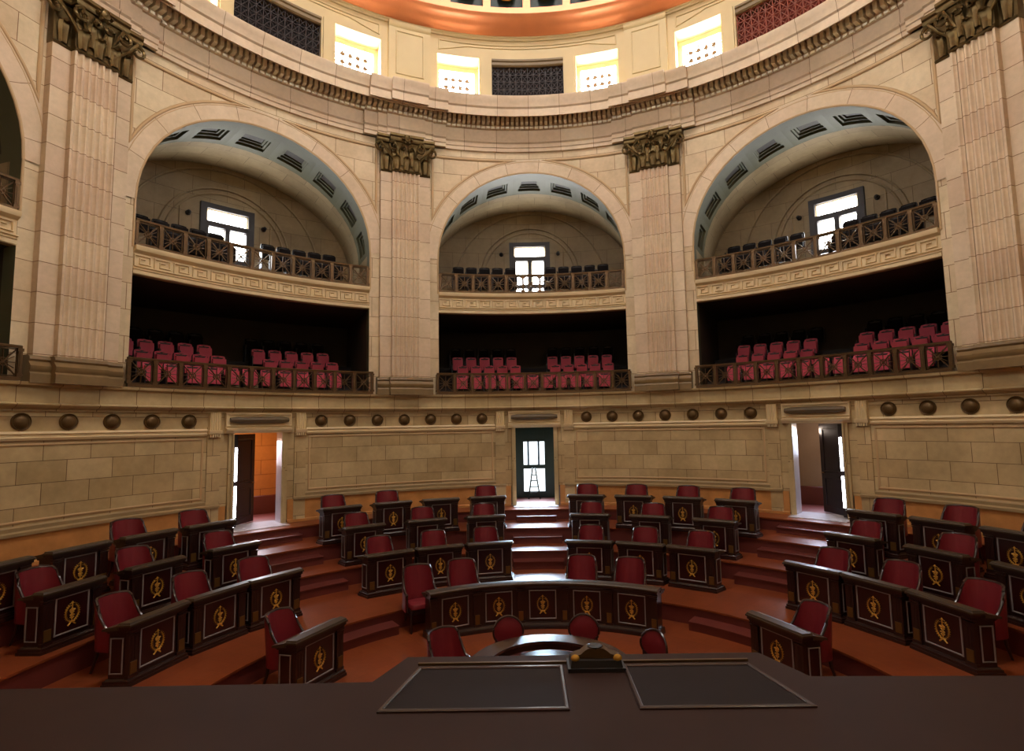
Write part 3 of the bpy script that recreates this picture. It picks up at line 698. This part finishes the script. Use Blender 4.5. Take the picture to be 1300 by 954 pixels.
        for i in range(nx):
            for j in range(nz):
                x, z = x0+i*dx, z0+j*dz
                mb.strip([(x, z), (x+dx, z+dz)], .022, r_, .02); mb.strip([(x, z+dz), (x+dx, z)], .022, r_, .02)
        fin(mb, 'lattice', M['grille_red'] if k == 1 else M['grille_dark'])
drum()
# copper ring and coffered dome
mb = MB(); mb.rev([(9.82, 16.80), (9.70, 16.79), (9.62, 16.82), (9.56, 16.87), (9.46, 16.88), (9.38, 16.94), (9.28, 17.00), (9.18, 17.02), (9.10, 17.05), (9.06, 17.10), (9.06, 17.16), (9.10, 17.18)], -180, 180, 160)
struct(mb.build('ceiling_ring', M['copper']))
DN = 8
def dome(f, off=0): # f 0..1
    t = f*PI*.5*.82; return ((9.12-off)*math.cos(t), 17.17+(6.4-off)*math.sin(t))
mb = MB(); mb.rev([dome(k/16, +.35) if False else dome(k/16, -.35) for k in range(17)], -180, 180, 90); mb.build('ceiling', M['dome_teal'], recalc=False)['kind'] = 'structure'
dm = bpy.data.objects['ceiling']
rb = MB()
for k in range(45):
    a = k*8
    rb.rev([(9.12, 17.1)]+[dome(j/12) for j in range(13)]+[dome(1, -.4)], a-.75, a+.75, 1)
    rows = [[P(a-.75, *dome(j/12)) for j in range(13)], [P(a-.75, *dome(j/12, -.36)) for j in range(13)]]; rb.grid(rows)
    rows = [[P(a+.75, *dome(j/12)) for j in range(13)], [P(a+.75, *dome(j/12, -.36)) for j in range(13)]]; rb.grid(rows)
for j in (0, 2, 4, 6, 8, 10, 12):
    f = j/12; rb.rev([dome(f-.012, -.36), dome(f-.012), dome(f+.02), dome(f+.02, -.36)], -180, 180, 90, True, full=True)
rb.build('coffer_ribs', M['copper'], dm)
ro = MB()
for k in range(45):
    if not (abs(((k*8+4+180) % 360)-180) < 60): continue
    a = k*8+4; r_, z_ = dome(.085, -.28)
    ro.lathe([(.3, 0), (.3, .05), (.2, .1), (.1, .12), (.02, .2)], 10, mat=Matrix.Translation(P(a, r_, z_)) @ Matrix.Rotation(-D(a), 4, 'Z') @ Matrix.Rotation(D(62), 4, 'X'))
ro.build('coffer_rosettes', M['gold'], dm)
r_, z_ = dome(1)
mb = MB(); mb.rev([(0.01, z_+.3), (r_+.5, z_+.3)], -180, 180, 32); struct(mb.build('window_skylight', M['skyglass'], recalc=False))

# ------------------------------------------------------------------ balustrades
def star_panel(w_, h_):
    mb = MB(); S = lambda pts, wd=.018, **k: mb.strip(pts, wd, .012, .024, flat=True, **k)
    S([(-w_/2, -h_/2), (w_/2, -h_/2), (w_/2, h_/2), (-w_/2, h_/2)], .022, closed=True)
    e = .92
    for x, z in ((w_/2*e, h_/2*e), (-w_/2*e, h_/2*e)): S([(-x, -z), (x, z)], .024)
    S([(-w_/2*e, 0), (w_/2*e, 0)], .016); S([(0, -h_/2*e), (0, h_/2*e)], .016)
    S([(.075*math.cos(k*PI/8), .075*math.sin(k*PI/8)) for k in range(16)], .02, closed=True)
    for k in range(4):
        t = k*PI/2+PI/4; S([(0, 0), (.22*math.cos(t+.2), .2*math.sin(t+.2))], .012); S([(0, 0), (.22*math.cos(t-.2), .2*math.sin(t-.2))], .012)
    return mb
def balustrade(c, rr, z0, h, half, n, label, a_lo=None, mirror=False):
    root = tag(empty('balustrade', P(c, rr, z0), -D(c)), label, 'balustrade', 'bronze gallery balustrades')
    inv = (Matrix.Translation(P(c, rr, z0)) @ Matrix.Rotation(-D(c), 4, 'Z')).inverted()
    def fin(mb, name, mat=M['bronze']):
        mb.v = [tuple(inv @ Vector(p)) for p in mb.v]; return mb.build(name, mat, root)
    mb = MB(); mb.rev([(rr-.05, z0+h-.06), (rr-.055, z0+h-.02), (rr-.03, z0+h), (rr+.03, z0+h), (rr+.055, z0+h-.02), (rr+.05, z0+h-.06)], c-half, c+half, 22, True); fin(mb, 'top_rail')
    mb = MB(); mb.cbox(c-half, c+half, rr-.045, rr+.045, z0, z0+.07, 22); fin(mb, 'bottom_rail')
    st = None; dw = 2*half/n; W = D(dw)*rr
    post = None
    for k in range(n+1):
        a = c-half+dw*k; a = max(c-half+.12, min(c+half-.12, a))
        if post is None:
            mb = MB(); mb.box(-.035, .035, -.04, .04, .07, h-.06); mb.box(-.05, .05, -.05, .05, .07, .13); mb.box(-.05, .05, -.05, .05, h-.12, h-.06); mb.box(-.015, .015, -.05, .05, .15, h-.15)
            post = mb.build('post', M['bronze'], root); p = post
        else: p = post.copy(); C.objects.link(p)
        mw = inv @ (Matrix.Translation(P(a, rr, z0)) @ Matrix.Rotation(-D(a), 4, 'Z')); p.matrix_local = mw
    for k in range(n):
        a = c-half+dw*(k+.5)
        if st is None: st = star_panel(W-.12, h-.17).build('star_panel', M['bronze'], root); p = st
        else: p = st.copy(); C.objects.link(p)
        p.matrix_local = inv @ (Matrix.Translation(P(a, rr, z0+h/2+.005)) @ Matrix.Rotation(-D(a), 4, 'Z'))
for c, n in ((-45, 'left'), (0, 'central'), (45, 'right')):
    balustrade(c, 10.42, 5.03, .68, 17.1, 11, f'bronze star-panelled balustrade on the ledge below the {n} arch, lower gallery')
    balustrade(c, 10.62, 8.35, .67, 16.45, 11, f'bronze star-panelled balustrade of the upper gallery in the {n} arch')
balustrade(-90, 10.42, 5.03, .68, 17.1, 11, 'bronze lower balustrade cut by the left edge of the photo')
balustrade(-90, 10.62, 8.35, .67, 16.45, 11, 'bronze upper gallery balustrade cut by the left edge of the photo')

# ------------------------------------------------------------------ gallery seats
def make_seat(name, mat):
    root = empty(name)
    mb = MB(); rows = []
    for i in range(7):
        f = i/6; z = .42+.43*f; y = .20+.09*f
        w_ = .185 if f < .95 else .175
        rows.append([(x*w_, y+.025*(abs(x)**2)*-1, z-(.02 if abs(x) == 1 and f > .9 else 0)) for x in (-1, -.5, 0, .5, 1)])
    back = [[(x, y+.05, z) for x, y, z in r] for r in rows]
    mb.grid(rows); mb.grid(back); mb.grid([rows[-1], back[-1]]); mb.grid([[r[0] for r in rows], [r[0] for r in back]]); mb.grid([[r[-1] for r in rows], [r[-1] for r in back]])
    mb.build('backrest', mat, root)
    mb = MB(); mb.box(-.18, .18, .11, .19, .36, .74, taper=.006); mb.build('seat_cushion', mat, root)
    mb = MB()
    mb.box(-.235, -.205, -.02, .25, 0, .6); mb.box(-.245, -.195, -.04, .27, .54, .57); mb.box(-.18, .18, .28, .33, .40, .83); mb.box(-.2, .2, .26, .30, .35, .8); mb.build('frame', M['iron'], root)
    return root
red = make_seat('theatre_seat', M['seat_red']); blk = make_seat('theatre_seat', M['seat_black'])
first = {'r': True, 'b': True}
def place_seat(kind, a, r, z, label, group):
    proto = red if kind == 'r' else blk
    if first[kind]: o = proto; first[kind] = False
    else: o = copy_tree(proto)
    put(o, a, r, z); tag(o, label, 'seat', group)
for c, bn in ((-45, 'left'), (0, 'central'), (45, 'right')):
    for k in range(11):
        place_seat('r', c-12.2+2.44*k, 11.15, 4.9, f'red seat, front row of {bn} lower gallery, {ORD[k]} from its left end', 'red seats of the lower galleries')
    for row, (r, z) in enumerate(((11.95, 5.3), (12.8, 5.7), (13.6, 6.15))):
        for s, sn in ((-1, 'left'), (1, 'right')):
            for k in range(5):
                a = c+s*(3.35+2.2*k)
                a += (.5, 0, 0)[row]
                place_seat('r' if row < 2 else 'b', a, r, z, f'{("red", "red", "dark")[row]} seat, {("second", "third", "back")[row]} row of {bn} lower gallery, {ORD[k]} {sn} of its aisle', ('red seats of the lower galleries' if row < 2 else 'dark back row seats of the lower galleries'))
    for row, (r, z) in enumerate(((11.15, 8.35), (12.1, 8.92))):
        for s, sn in ((-1, 'left'), (1, 'right')):
            for k in range(5):
                place_seat('b', c+s*(3.4+2.2*k), r, z, f'black seat, {("front", "second")[row]} row of {bn} upper gallery, {ORD[k]} {sn} of its aisle', 'black seats of the upper galleries')

# ------------------------------------------------------------------ desks
def emblem_mb(sc_=1.0):
    mb = MB(); S = lambda pts, wd, **k: mb.strip([(x*sc_, z*sc_) for x, z in pts], wd*sc_, 0, .012, flat=True, **k)
    for sg in (-1, 1):
        pts = [(sg*.105*math.sin(D(25+145*k/10)), .125*-math.cos(D(180-(0)))*0+.13*math.cos(D(25+145*k/10))) for k in range(11)]
        S(pts, .009)
        for k in range(11):   # laurel leaves
            t = D(22+140*k/10); x, z = sg*.105*math.sin(t), .13*math.cos(t)
            for dd in (-1, 1):
                ox = x+sg*math.sin(t)*.017*dd; oz = z+math.cos(t)*.017*dd
                tx, tz = -sg*math.cos(t), math.sin(t)
                S([(ox-tx*-.014, oz-tz*-.014), (ox, oz), (ox+tx*.014, oz+tz*.014)], .010)
    S([(-.06, -.185), (-.02, -.15), (0, -.13), (.02, -.15), (.06, -.185)], .02)
    S([(-.045, -.14), (0, -.128), (.045, -.14)], .022)
    S([(0, -.11), (0, .15)], .013)
    S([(-.02, .14), (0, .165), (.02, .14)], .012)
    S([(.03*math.sin(k*PI*.5), -.09+.02*k) for k in range(9)], .008); S([(-.03*math.sin(k*PI*.5), -.09+.02*k) for k in range(9)], .008)
    S([(-.05, .045), (0, .02), (.05, .045)], .02); S([(-.04, -.04), (.04, -.04)], .016)
    return mb
EMB = None
def panel_parts(root, x0, x1, y, zc=.46, h=.55):
    """recessed front panel with silver frame and gold wreath"""
    mb = MB(); mb.box(x0-.03, x1+.03, y-.004, y+.02, zc-h/2-.03, zc+h/2+.03); pn = mb.build('front_panel', M['wood_panel'], root)
    mb = MB(); mb.strip([(x0, zc-h/2), (x1, zc-h/2), (x1, zc+h/2), (x0, zc+h/2)], .024, y-.004, .012, closed=True, flat=True); mb.build('inlay_frame', M['silver'], pn)
    eb = emblem_mb(); dx = (x0+x1)/2; eb.v = [(a_+dx, b_+y-.004, c_+zc-.0) for a_, b_, c_ in eb.v]; eb.build('wreath_emblem', M['gold'], pn)
def desk(W, K):
    """front at y=0 facing the rostrum; the plan widens towards the back by factor K per metre"""
    root = empty('wooden_desk'); h = W/2; DP = .38
    def bld(mb, name, mat, par=None):
        mb.v = [(x*(1+K*max(0, y)), y, z) for x, y, z in mb.v]; return mb.build(name, mat, par or root)
    mb = MB(); mb.box(-h, h, .0, DP, 0, .045); mb.box(-h+.015, h-.015, .015, DP-.01, .045, .085); mb.box(-h+.03, h-.03, .03, DP-.02, .085, .11, taper=.012)
    bld(mb, 'plinth', M['wood'])
    mb = MB(); b = h-.06
    mb.box(-b, b, .075, .10, .1, .8); mb.box(-b, -b+.025, .075, DP-.04, .1, .78); mb.box(b-.025, b, .075, DP-.04, .1, .78)
    bld(mb, 'body', M['wood'])
    mb = MB(); mb.box(-b-.015, b+.015, .05, DP-.02, .745, .77); mb.box(-b-.03, b+.03, .035, DP-.01, .77, .80); mb.box(-h+.01, h-.01, .015, .19, .80, .845); bld(mb, 'cornice', M['wood'])
    mb = MB(); mb.box(-h-.01, h+.01, -.005, .185, .845, .872); mb.box(-h, h, .005, .18, .872, .90, taper=.012)
    bld(mb, 'desk_top', M['wood_top'])
    mb = MB(); c_ = [(-h-.005, .17, .80), (h+.005, .17, .80), (h+.005, DP+.01, .79), (-h-.005, DP+.01, .79), (-h-.005, .17, .868), (h+.005, .17, .868), (h+.005, DP+.01, .82), (-h-.005, DP+.01, .82)]
    ii = [mb.vert(p) for p in c_]
    for q in ((0, 3, 2, 1), (4, 5, 6, 7), (0, 1, 5, 4), (1, 2, 6, 5), (2, 3, 7, 6), (3, 0, 4, 7)): mb.face([ii[k] for k in q])
    bld(mb, 'writing_slope', M['wood_top'])
    for s in (-1, 1):
        mb = MB(); x0, x1 = sorted((s*(b-.13), s*(b+.012)))
        mb.box(x0, x1, .045, .09, .11, .70); mb.box(x0-.01, x1+.01, .035, .09, .70, .72); mb.box(x0-.014, x1+.014, .03, .09, .735, .765); mb.box(x0-.01, x1+.01, .035, .09, .11, .15)
        for q in (.35, .65): xx = x0+(x1-x0)*q; mb.box(xx-.008, xx+.008, .04, .05, .36, .68)
        pl = bld(mb, 'corner_pilaster', M['wood'])
        mb = MB(); mb.box(x0+.02, x1-.02, .034, .046, .16, .33); bld(mb, 'brass_plate', M['brass'], pl)
        mb = MB(); mb.box(*sorted((s*b, s*(b+.006))), .12, DP-.05, .17, .68); sp = bld(mb, 'side_panel', M['wood_panel'])
        mb = MB(); mb.strip([(.14, .18), (DP-.07, .18), (DP-.07, .67), (.14, .67)], .016, 0, .012, closed=True, flat=True)
        mb.v = [(s*(b+.006+abs(y_)), x_, z_) for x_, y_, z_ in mb.v]; bld(mb, 'inlay_frame', M['silver'], sp)
    pw = min(.29, h-.24); panel_parts(root, -pw, pw, .075)
    return root
def chair():
    root = empty('armchair')
    mb = MB()   # seat cushion
    rows = []
    for z, k in ((.40, .93), (.415, 1), (.46, 1), (.485, .95), (.495, .8)):
        rows.append([(x*k, y*k, z) for x, y in [(.25*math.copysign(abs(math.cos(t))**.45, math.cos(t)), .235*math.copysign(abs(math.sin(t))**.45, math.sin(t))) for t in [2*PI*i/20 for i in range(20)]]])
    ids = mb.grid(rows, None, 0, wrap=True); mb.face(ids[-1]); mb.build('seat', M['leather'], root)
    # curved upholstered tub back sweeping down into the arms
    mb = MB(); A = []; B = []; n = 28; PH = 108
    def topz(ph):
        d = abs(math.degrees(ph))
        if d < 58: return 1.06+.02*math.cos(D(d*1.5))
        t = (d-58)/(PH-58); return .665+.41*(1-t)**2.2
    for i in range(9):
        f = i/8; ra, rb_ = [], []
        for j in range(n+1):
            ph = (j/n-.5)*2*D(PH); zt = topz(ph); z = .36+(zt-.36)*f
            lean = .10*max(0, z-.5)*max(0, math.cos(ph)); sq = 1+.10*abs(math.sin(2*ph))
            ra.append((.285*math.sin(ph)*sq, .265*math.cos(ph)*sq+lean, z)); rb_.append((.33*math.sin(ph)*sq, .305*math.cos(ph)*sq+lean, z))
        A.append(ra); B.append(rb_)
    mb.grid(A); mb.grid(B); mb.grid([A[-1], B[-1]]); mb.grid([A[0], B[0]]); mb.grid([[r[0] for r in A], [r[0] for r in B]]); mb.grid([[r[-1] for r in A], [r[-1] for r in B]])
    mb.build('backrest', M['leather'], root)
    mid = lambda i, j: tuple((A[i][j][k]+B[i][j][k])/2 for k in range(3))
    lo_, hi_ = 6, n-6
    mb = MB(); mb.tube([tuple(c_+(.008 if k == 2 else 0) for k, c_ in enumerate(mid(8, j))) for j in range(lo_, hi_+1)], .024, 8); mb.build('back_frame', M['wood'], root)
    for s in (-1, 1):
        js = range(hi_, n+1) if s > 0 else range(lo_, -1, -1)
        e = mid(8, n if s > 0 else 0)
        mb = MB(); mb.tube([tuple(c_+(.008 if k == 2 else 0) for k, c_ in enumerate(mid(8, j))) for j in js]+[(e[0]*1.0, e[1]-.05, e[2]-.01), (e[0]*.98, e[1]-.055, e[2]-.05)], [.024]*len(list(js))+[.03, .018], 8)
        mb.tube([(e[0], e[1]-.03, e[2]-.02), (e[0]*.97, e[1]-.01, .52), (e[0]*.97, e[1]-.04, .36)], [.02, .018, .022], 8)
        mb.build('armrest', M['wood'], root)
        mb = MB(); mb.tube([(s*.25, -.22, .38), (s*.262, -.235, .2), (s*.25, -.22, .0)], [.032, .026, .018], 8); mb.build('leg', M['wood'], root)
        mb = MB(); mb.tube([(s*.21, .2, .40), (s*.22, .24, .2), (s*.24, .30, .0)], [.03, .024, .018], 8); mb.build('leg', M['wood'], root)
    mb = MB(); mb.box(-.25, .25, -.225, -.20, .32, .405); mb.box(-.26, -.235, -.22, .16, .32, .40); mb.box(.235, .26, -.22, .16, .32, .40); mb.box(-.22, .22, .17, .20, .32, .40); mb.build('seat_rail', M['wood'], root)
    return root
desk_s, desk_m = desk(.99, .35), desk(1.06, .5)
chair0 = chair()
used = set()
def use(proto):
    if proto.name in used: return copy_tree(proto)
    used.add(proto.name); return proto
ROWS = {'A': (8.45, 1.13, 'back row'), 'B': (7.52, .75, 'second row from wall'), 'C': (6.08, .35, 'third row from wall')}
DESKS = {
 'A': [(9.3, 'LR'), (18.1, 'LR'), (26.9, 'LR'), (35.9, 'LR'), (56.3, 'lr'), (64.5, 'lr'), (72.8, 'lr'), (81.3, 'l')],
 'B': [(10.35, 'LR'), (22.0, 'LR'), (33.9, 'LR'), (56.1, 'lr'), (67.6, 'lr'), (78.4, 'lr')],
 'C': [(11.0, 'LR'), (22.0, 'LR'), (32.8, 'LR'), (55.9, 'lr'), (66.2, 'lr'), (76.8, 'lr')]}
NOCHAIR = {('A', -26.9+8.8), ('A', -18.1), ('A', -72.8), ('A', -81.3), ('B', 78.4)}
for row, lst in DESKS.items():
    r, z, rn = ROWS[row]; nc = nf = 0
    for th, sides in lst:
        for s, sn in ((-1, 'left'), (1, 'right')):
            if (s < 0 and 'l' not in sides.lower()) or (s > 0 and 'r' not in sides.lower()): continue
            central = sides[0].isupper()
            k = [t for t, q in lst if q[0].isupper() == central].index(th)
            where = f'{ORD[k]} {sn} of central stairs' if central else f'{ORD[k]} beyond the {sn} side aisle'
            o = use(desk_m if row == 'C' else desk_s); put(o, s*th, r, z)
            tag(o, f'desk with gold wreath, {rn}, {where}', 'desk', 'wooden desks with gold wreath emblems')
            if (row, round(s*th, 2)) in {(a_, round(b_, 2)) for a_, b_ in NOCHAIR}: continue
            ch = use(chair0); dr = {'A': .74, 'B': .62, 'C': .74}[row]
            put(ch, s*th, r+dr, z, turn=D(random.uniform(-5, 5)))
            tag(ch, f'crimson leather armchair in {rn}, at desk {where}', 'chair', 'crimson leather armchairs')
# front row: two single desks and the curved five-panel bench desk
for s, sn in ((-1, 'left'), (1, 'right')):
    o = use(desk_m); put(o, s*66.2, 3.80, 0); tag(o, f'dark wood desk with gold wreath, alone on the lowest floor at the {sn}', 'desk', 'wooden desks with gold wreath emblems')
    ch = use(chair0); put(ch, s*67.2, 4.42, 0, turn=D(-s*10)); tag(ch, f'crimson leather armchair at the single lowest desk on the {sn}', 'chair', 'crimson leather armchairs')
def long_desk():
    rr = 3.92; H = 32.6
    root = tag(empty('curved_bench_desk', (0, rr, 0)), 'long curved dark wood desk with five gold wreath panels in the centre', 'desk')
    def fin(mb, name, mat, par=root):
        mb.v = [(x, y-rr, z) for x, y, z in mb.v]; return mb.build(name, mat, par)
    mb = MB(); mb.rev([(rr, 0), (rr, .05), (rr+.02, .09), (rr+.03, .12), (rr+.38, .12), (rr+.40, 0)], -H, H, 30, True); fin(mb, 'plinth', M['wood'])
    mb = MB(); mb.rev([(rr+.075, .1), (rr+.075, .80), (rr+.1, .8), (rr+.1, .1)], -H+.6, H-.6, 30, True)
    for s in (-1, 1): mb.cbox(*sorted((s*(H-.6), s*(H-1.0))), rr+.075, rr+.38, .1, .77, 1)
    fin(mb, 'body', M['wood'])
    mb = MB(); mb.rev([(rr+.09, .74), (rr+.05, .765), (rr+.04, .79), (rr+.015, .815), (rr+.01, .845), (rr+.2, .845), (rr+.2, .8), (rr+.4, .78), (rr+.4, .75), (rr+.09, .75)], -H, H, 30, True); fin(mb, 'cornice', M['wood'])
    mb = MB(); mb.rev([(rr-.01, .845), (rr-.012, .87), (rr+.0, .89), (rr+.02, .90), (rr+.20, .90), (rr+.21, .845)], -H-.3, H+.3, 30, True); fin(mb, 'desk_top', M['wood_top'])
    mb = MB(); mb.rev([(rr+.18, .80), (rr+.18, .865), (rr+.42, .815), (rr+.42, .785)], -H-.2, H+.2, 30, True); fin(mb, 'writing_slope', M['wood_top'])
    step = 2*(H-1.2)/5
    for k in range(6):
        a = -H+1.2+step*k; mb = MB()
        mt = Matrix.Translation(P(a, rr, 0)) @ Matrix.Rotation(-D(a), 4, 'Z')
        mb.box(-.065, .065, .045, .09, .11, .70, mat=mt); mb.box(-.08, .08, .03, .09, .70, .725, mat=mt); mb.box(-.085, .085, .025, .09, .735, .765, mat=mt); mb.box(-.075, .075, .035, .09, .11, .15, mat=mt)
        pl = fin(mb, 'corner_pilaster' if k in (0, 5) else 'pilaster_strip', M['wood'])
        mb = MB(); mb.box(-.045, .045, .034, .05, .16, .34, mat=mt); fin(mb, 'brass_plate', M['brass'], pl)
    for k in range(5):
        a = -H+1.2+step*(k+.5); mt = Matrix.Translation(P(a, rr, 0)) @ Matrix.Rotation(-D(a), 4, 'Z'); pw = .26
        mb = MB(); mb.box(-pw-.03, pw+.03, .068, .09, .15, .75, mat=mt); pn = fin(mb, 'front_panel', M['wood_panel'])
        mb = MB(); mb.strip([(-pw, .18), (pw, .18), (pw, .72), (-pw, .72)], .02, .068, .012, closed=True, flat=True); mb.v = [tuple(mt @ Vector(p)) for p in mb.v]; fin(mb, 'inlay_frame', M['silver'], pn)
        eb = emblem_mb(); eb.v = [tuple(mt @ Vector((x, y+.068, z+.46))) for x, y, z in eb.v]; fin(eb, 'wreath_emblem', M['gold'], pn)
long_desk()
for a, rr_, lab in ((-31.2, 4.75, 'at the left end of the long curved desk'), (-19.9, 4.78, 'second from left behind the long curved desk'),
                    (10.3, 4.75, 'right of the central stairs behind the long curved desk'), (22.4, 4.75, 'rightmost behind the long curved desk')):
    ch = copy_tree(chair0); put(ch, a, rr_, 0, turn=D(random.uniform(-3, 3))); ch.scale = (1, 1, 1.07); tag(ch, 'crimson leather armchair '+lab, 'chair', 'crimson leather armchairs')

# ------------------------------------------------------------------ reporters' table, round-backed chairs
tb = tag(empty('horseshoe_table', (0, .45, 0)), 'polished curved horseshoe table in front of the rostrum', 'table')
def arc_slab(mb, ri, ro_, z0, z1, a0, a1, n=40): mb.rev([(ri, z0), (ro_, z0), (ro_+.015, (z0+z1)/2), (ro_, z1), (ri, z1)], a0, a1, n, True)
mb = MB(); arc_slab(mb, .86, 1.14, .715, .755, -100, 100); mb.build('table_top', M['table'], tb)
mb = MB(); arc_slab(mb, .90, 1.08, .62, .715, -98, 98); mb.build('apron', M['wood'], tb)
for a in (-95, -48, 0, 48, 95):
    mb = MB(); x, y, _ = P(a, .99, 0); mb.tube([(x, y, .62), (x, y, .3), (x, y, 0)], [.045, .03, .025], 8); mb.build('leg', M['wood'], tb)
t2 = tag(empty('round_table', (0, .42, 0)), 'small round polished table inside the horseshoe table', 'table')
mb = MB(); mb.lathe([(.58, .715), (.60, .73), (.60, .745), (.58, .755)], 40); mb.build('table_top', M['table'], t2)
mb = MB(); mb.lathe([(.22, 0), (.2, .04), (.06, .1), (.05, .5), (.12, .68), (.3, .714)], 20); mb.build('pedestal', M['wood'], t2)
def round_chair():
    root = empty('round_back_chair')
    mb = MB(); mb.lathe([(.23, .41), (.25, .43), (.25, .47), (.2, .5), (.05, .51)], 24); mb.build('seat', M['leather'], root)
    mb = MB(); f = []; b_ = []
    cx, cz = 0, .72
    for k in range(9):
        rr_ = .235*k/8+.001; f.append([]); b_.append([])
        for j in range(28):
            t = 2*PI*j/28; x, z = rr_*math.cos(t), cz+rr_*.9*math.sin(t); y = .26-1.2*x*x
            f[-1].append((x, y-.03*math.cos(k/8*PI/2), z)); b_[-1].append((x, y+.02, z))
    mb.grid(f, wrap=True); mb.grid(b_, wrap=True); mb.build('backrest', M['leather'], root)
    mb = MB(); pts = [(.242*math.cos(2*PI*j/28), .26-1.2*(.242*math.cos(2*PI*j/28))**2, cz+.222*math.sin(2*PI*j/28)) for j in range(29)]; mb.tube(pts, .018, 8, cap=False); mb.build('back_frame', M['wood'], root)
    for s in (-1, 1):
        mb = MB(); mb.tube([(s*.2, .2, .62), (s*.2, .2, .42), (s*.2, .24, 0)], [.018, .02, .014], 8); mb.build('leg', M['wood'], root)
        mb = MB(); mb.tube([(s*.19, -.17, .42), (s*.2, -.19, 0)], [.022, .014], 8); mb.build('leg', M['wood'], root)
    mb = MB(); mb.lathe([(.235, .36), (.24, .37), (.24, .41), (.235, .42)], 24); mb.build('seat_rail', M['wood'], root)
    return root
rc = round_chair()
for k, (x, y, t, lab) in enumerate(((-.57, 1.62, 12, 'left of centre behind the horseshoe table'), (.56, 1.66, -12, 'right of centre behind the horseshoe table'), (1.40, 1.02, -52, 'at the right end of the horseshoe table'))):
    o = rc if k == 0 else copy_tree(rc); o.location = (x, y, 0); o.rotation_euler = (0, 0, D(t)); tag(o, 'round-backed crimson chair '+lab, 'chair', 'round-backed crimson chairs')
ch = copy_tree(chair0); ch.location = (-1.42, .95, 0); ch.scale = (.9, .9, .93); ch.rotation_euler = (0, 0, D(48)); tag(ch, 'crimson leather armchair at the left end of the horseshoe table', 'chair', 'crimson leather armchairs')

# ------------------------------------------------------------------ rostrum in the foreground
ZR = 2.70; YF = -4.04; YB = -5.9
root = tag(empty('rostrum', (0, YF, 0)), 'dark wood rostrum top with inset panels in the foreground', 'rostrum')
def fin(mb, name, mat, par=root): mb.v = [(x, y-YF, z) for x, y, z in mb.v]; return mb.build(name, mat, par)
def prism(mb, poly, z0, z1):
    a = [mb.vert((x, y, z0)) for x, y in poly]; b = [mb.vert((x, y, z1)) for x, y in poly]
    mb.face(a[::-1]); mb.face(b); n = len(poly)
    for i in range(n): mb.face((a[i], a[(i+1) % n], b[(i+1) % n], b[i]))
WX = 6.0
mb = MB(); prism(mb, [(-.96, YF), (1.02, YF), (1.16, YF-.30), (WX, YF-.42), (WX, YB), (-WX, YB), (-WX, YF-.36), (-1.08, YF-.30)], ZR-.06, ZR); fin(mb, 'top', M['wood_rost'])
mb = MB(); prism(mb, [(-.90, YF-.06), (.96, YF-.06), (1.10, YF-.36), (WX-.06, YF-.48), (WX-.06, YB), (-WX+.06, YB), (-WX+.06, YF-.42), (-1.02, YF-.36)], 0, ZR-.06); fin(mb, 'body', M['wood'])
for pts in ([(-.86, YF-.16), (-.10, YF-.16), (-.10, YF-.60), (-.96, YF-.60)], [(.24, YF-.16), (.90, YF-.16), (1.02, YF-.60), (.24, YF-.60)]):
    mb = MB()
    mb.strip([(x, y) for x, y in pts], .022, 0, .012, closed=True, flat=True); mb.v = [(x, z, ZR+abs(y)) for x, y, z in mb.v]; fr = fin(mb, 'panel_moulding', M['wood'])
    mb = MB(); prism(mb, pts, ZR, ZR+.004); fin(mb, 'inset_panel', M['leather_desk'])
mb = MB(); mb.box(-.88, .92, YF-.115, YF-.10, ZR, ZR+.012); fin(mb, 'gilt_line', M['bronze'])
# carved inkstand
ik = tag(empty('inkstand', (.085, YF-.12, ZR)), 'carved dark inkstand with gilt rosettes on the rostrum top', 'inkstand')
mb = MB(); mb.box(-.115, .115, -.10, .03, 0, .018); mb.box(-.105, .105, -.09, .02, .018, .05, taper=.006); mb.build('base', M['iron'], ik)
mb = MB(); prof = [(-.10, .05), (-.085, .062), (-.06, .07), (-.045, .085), (-.03, .095), (.03, .095), (.045, .085), (.06, .07), (.085, .062), (.10, .05)]
rows = [[(x, y, z) for x, z in prof] for y in (-.06, .0)]; ids = mb.grid(rows)
for y in (-.06, .0): mb.face([mb.vert((x, y, z)) for x, z in prof])
mb.build('crest', M['bronze'], ik)
mb = MB(); mb.lathe([(.03, .09), (.032, .10), (.022, .104), (.008, .100)], 16, mat=Matrix.Translation((0, -.03, 0)) @ Matrix.Identity(4)); mb.build('inkwell', M['iron'], ik)
for s in (-1, 1):
    mb = MB(); mb.lathe([(.016, 0), (.018, .006), (.008, .014), (.002, .016)], 12, mat=Matrix.Translation((s*.085, -.075, .06)) @ Matrix.Rotation(PI/2, 4, 'X')); mb.build('rosette', M['gold'], ik)
ik.scale = (1.32, 1.1, 1.1)
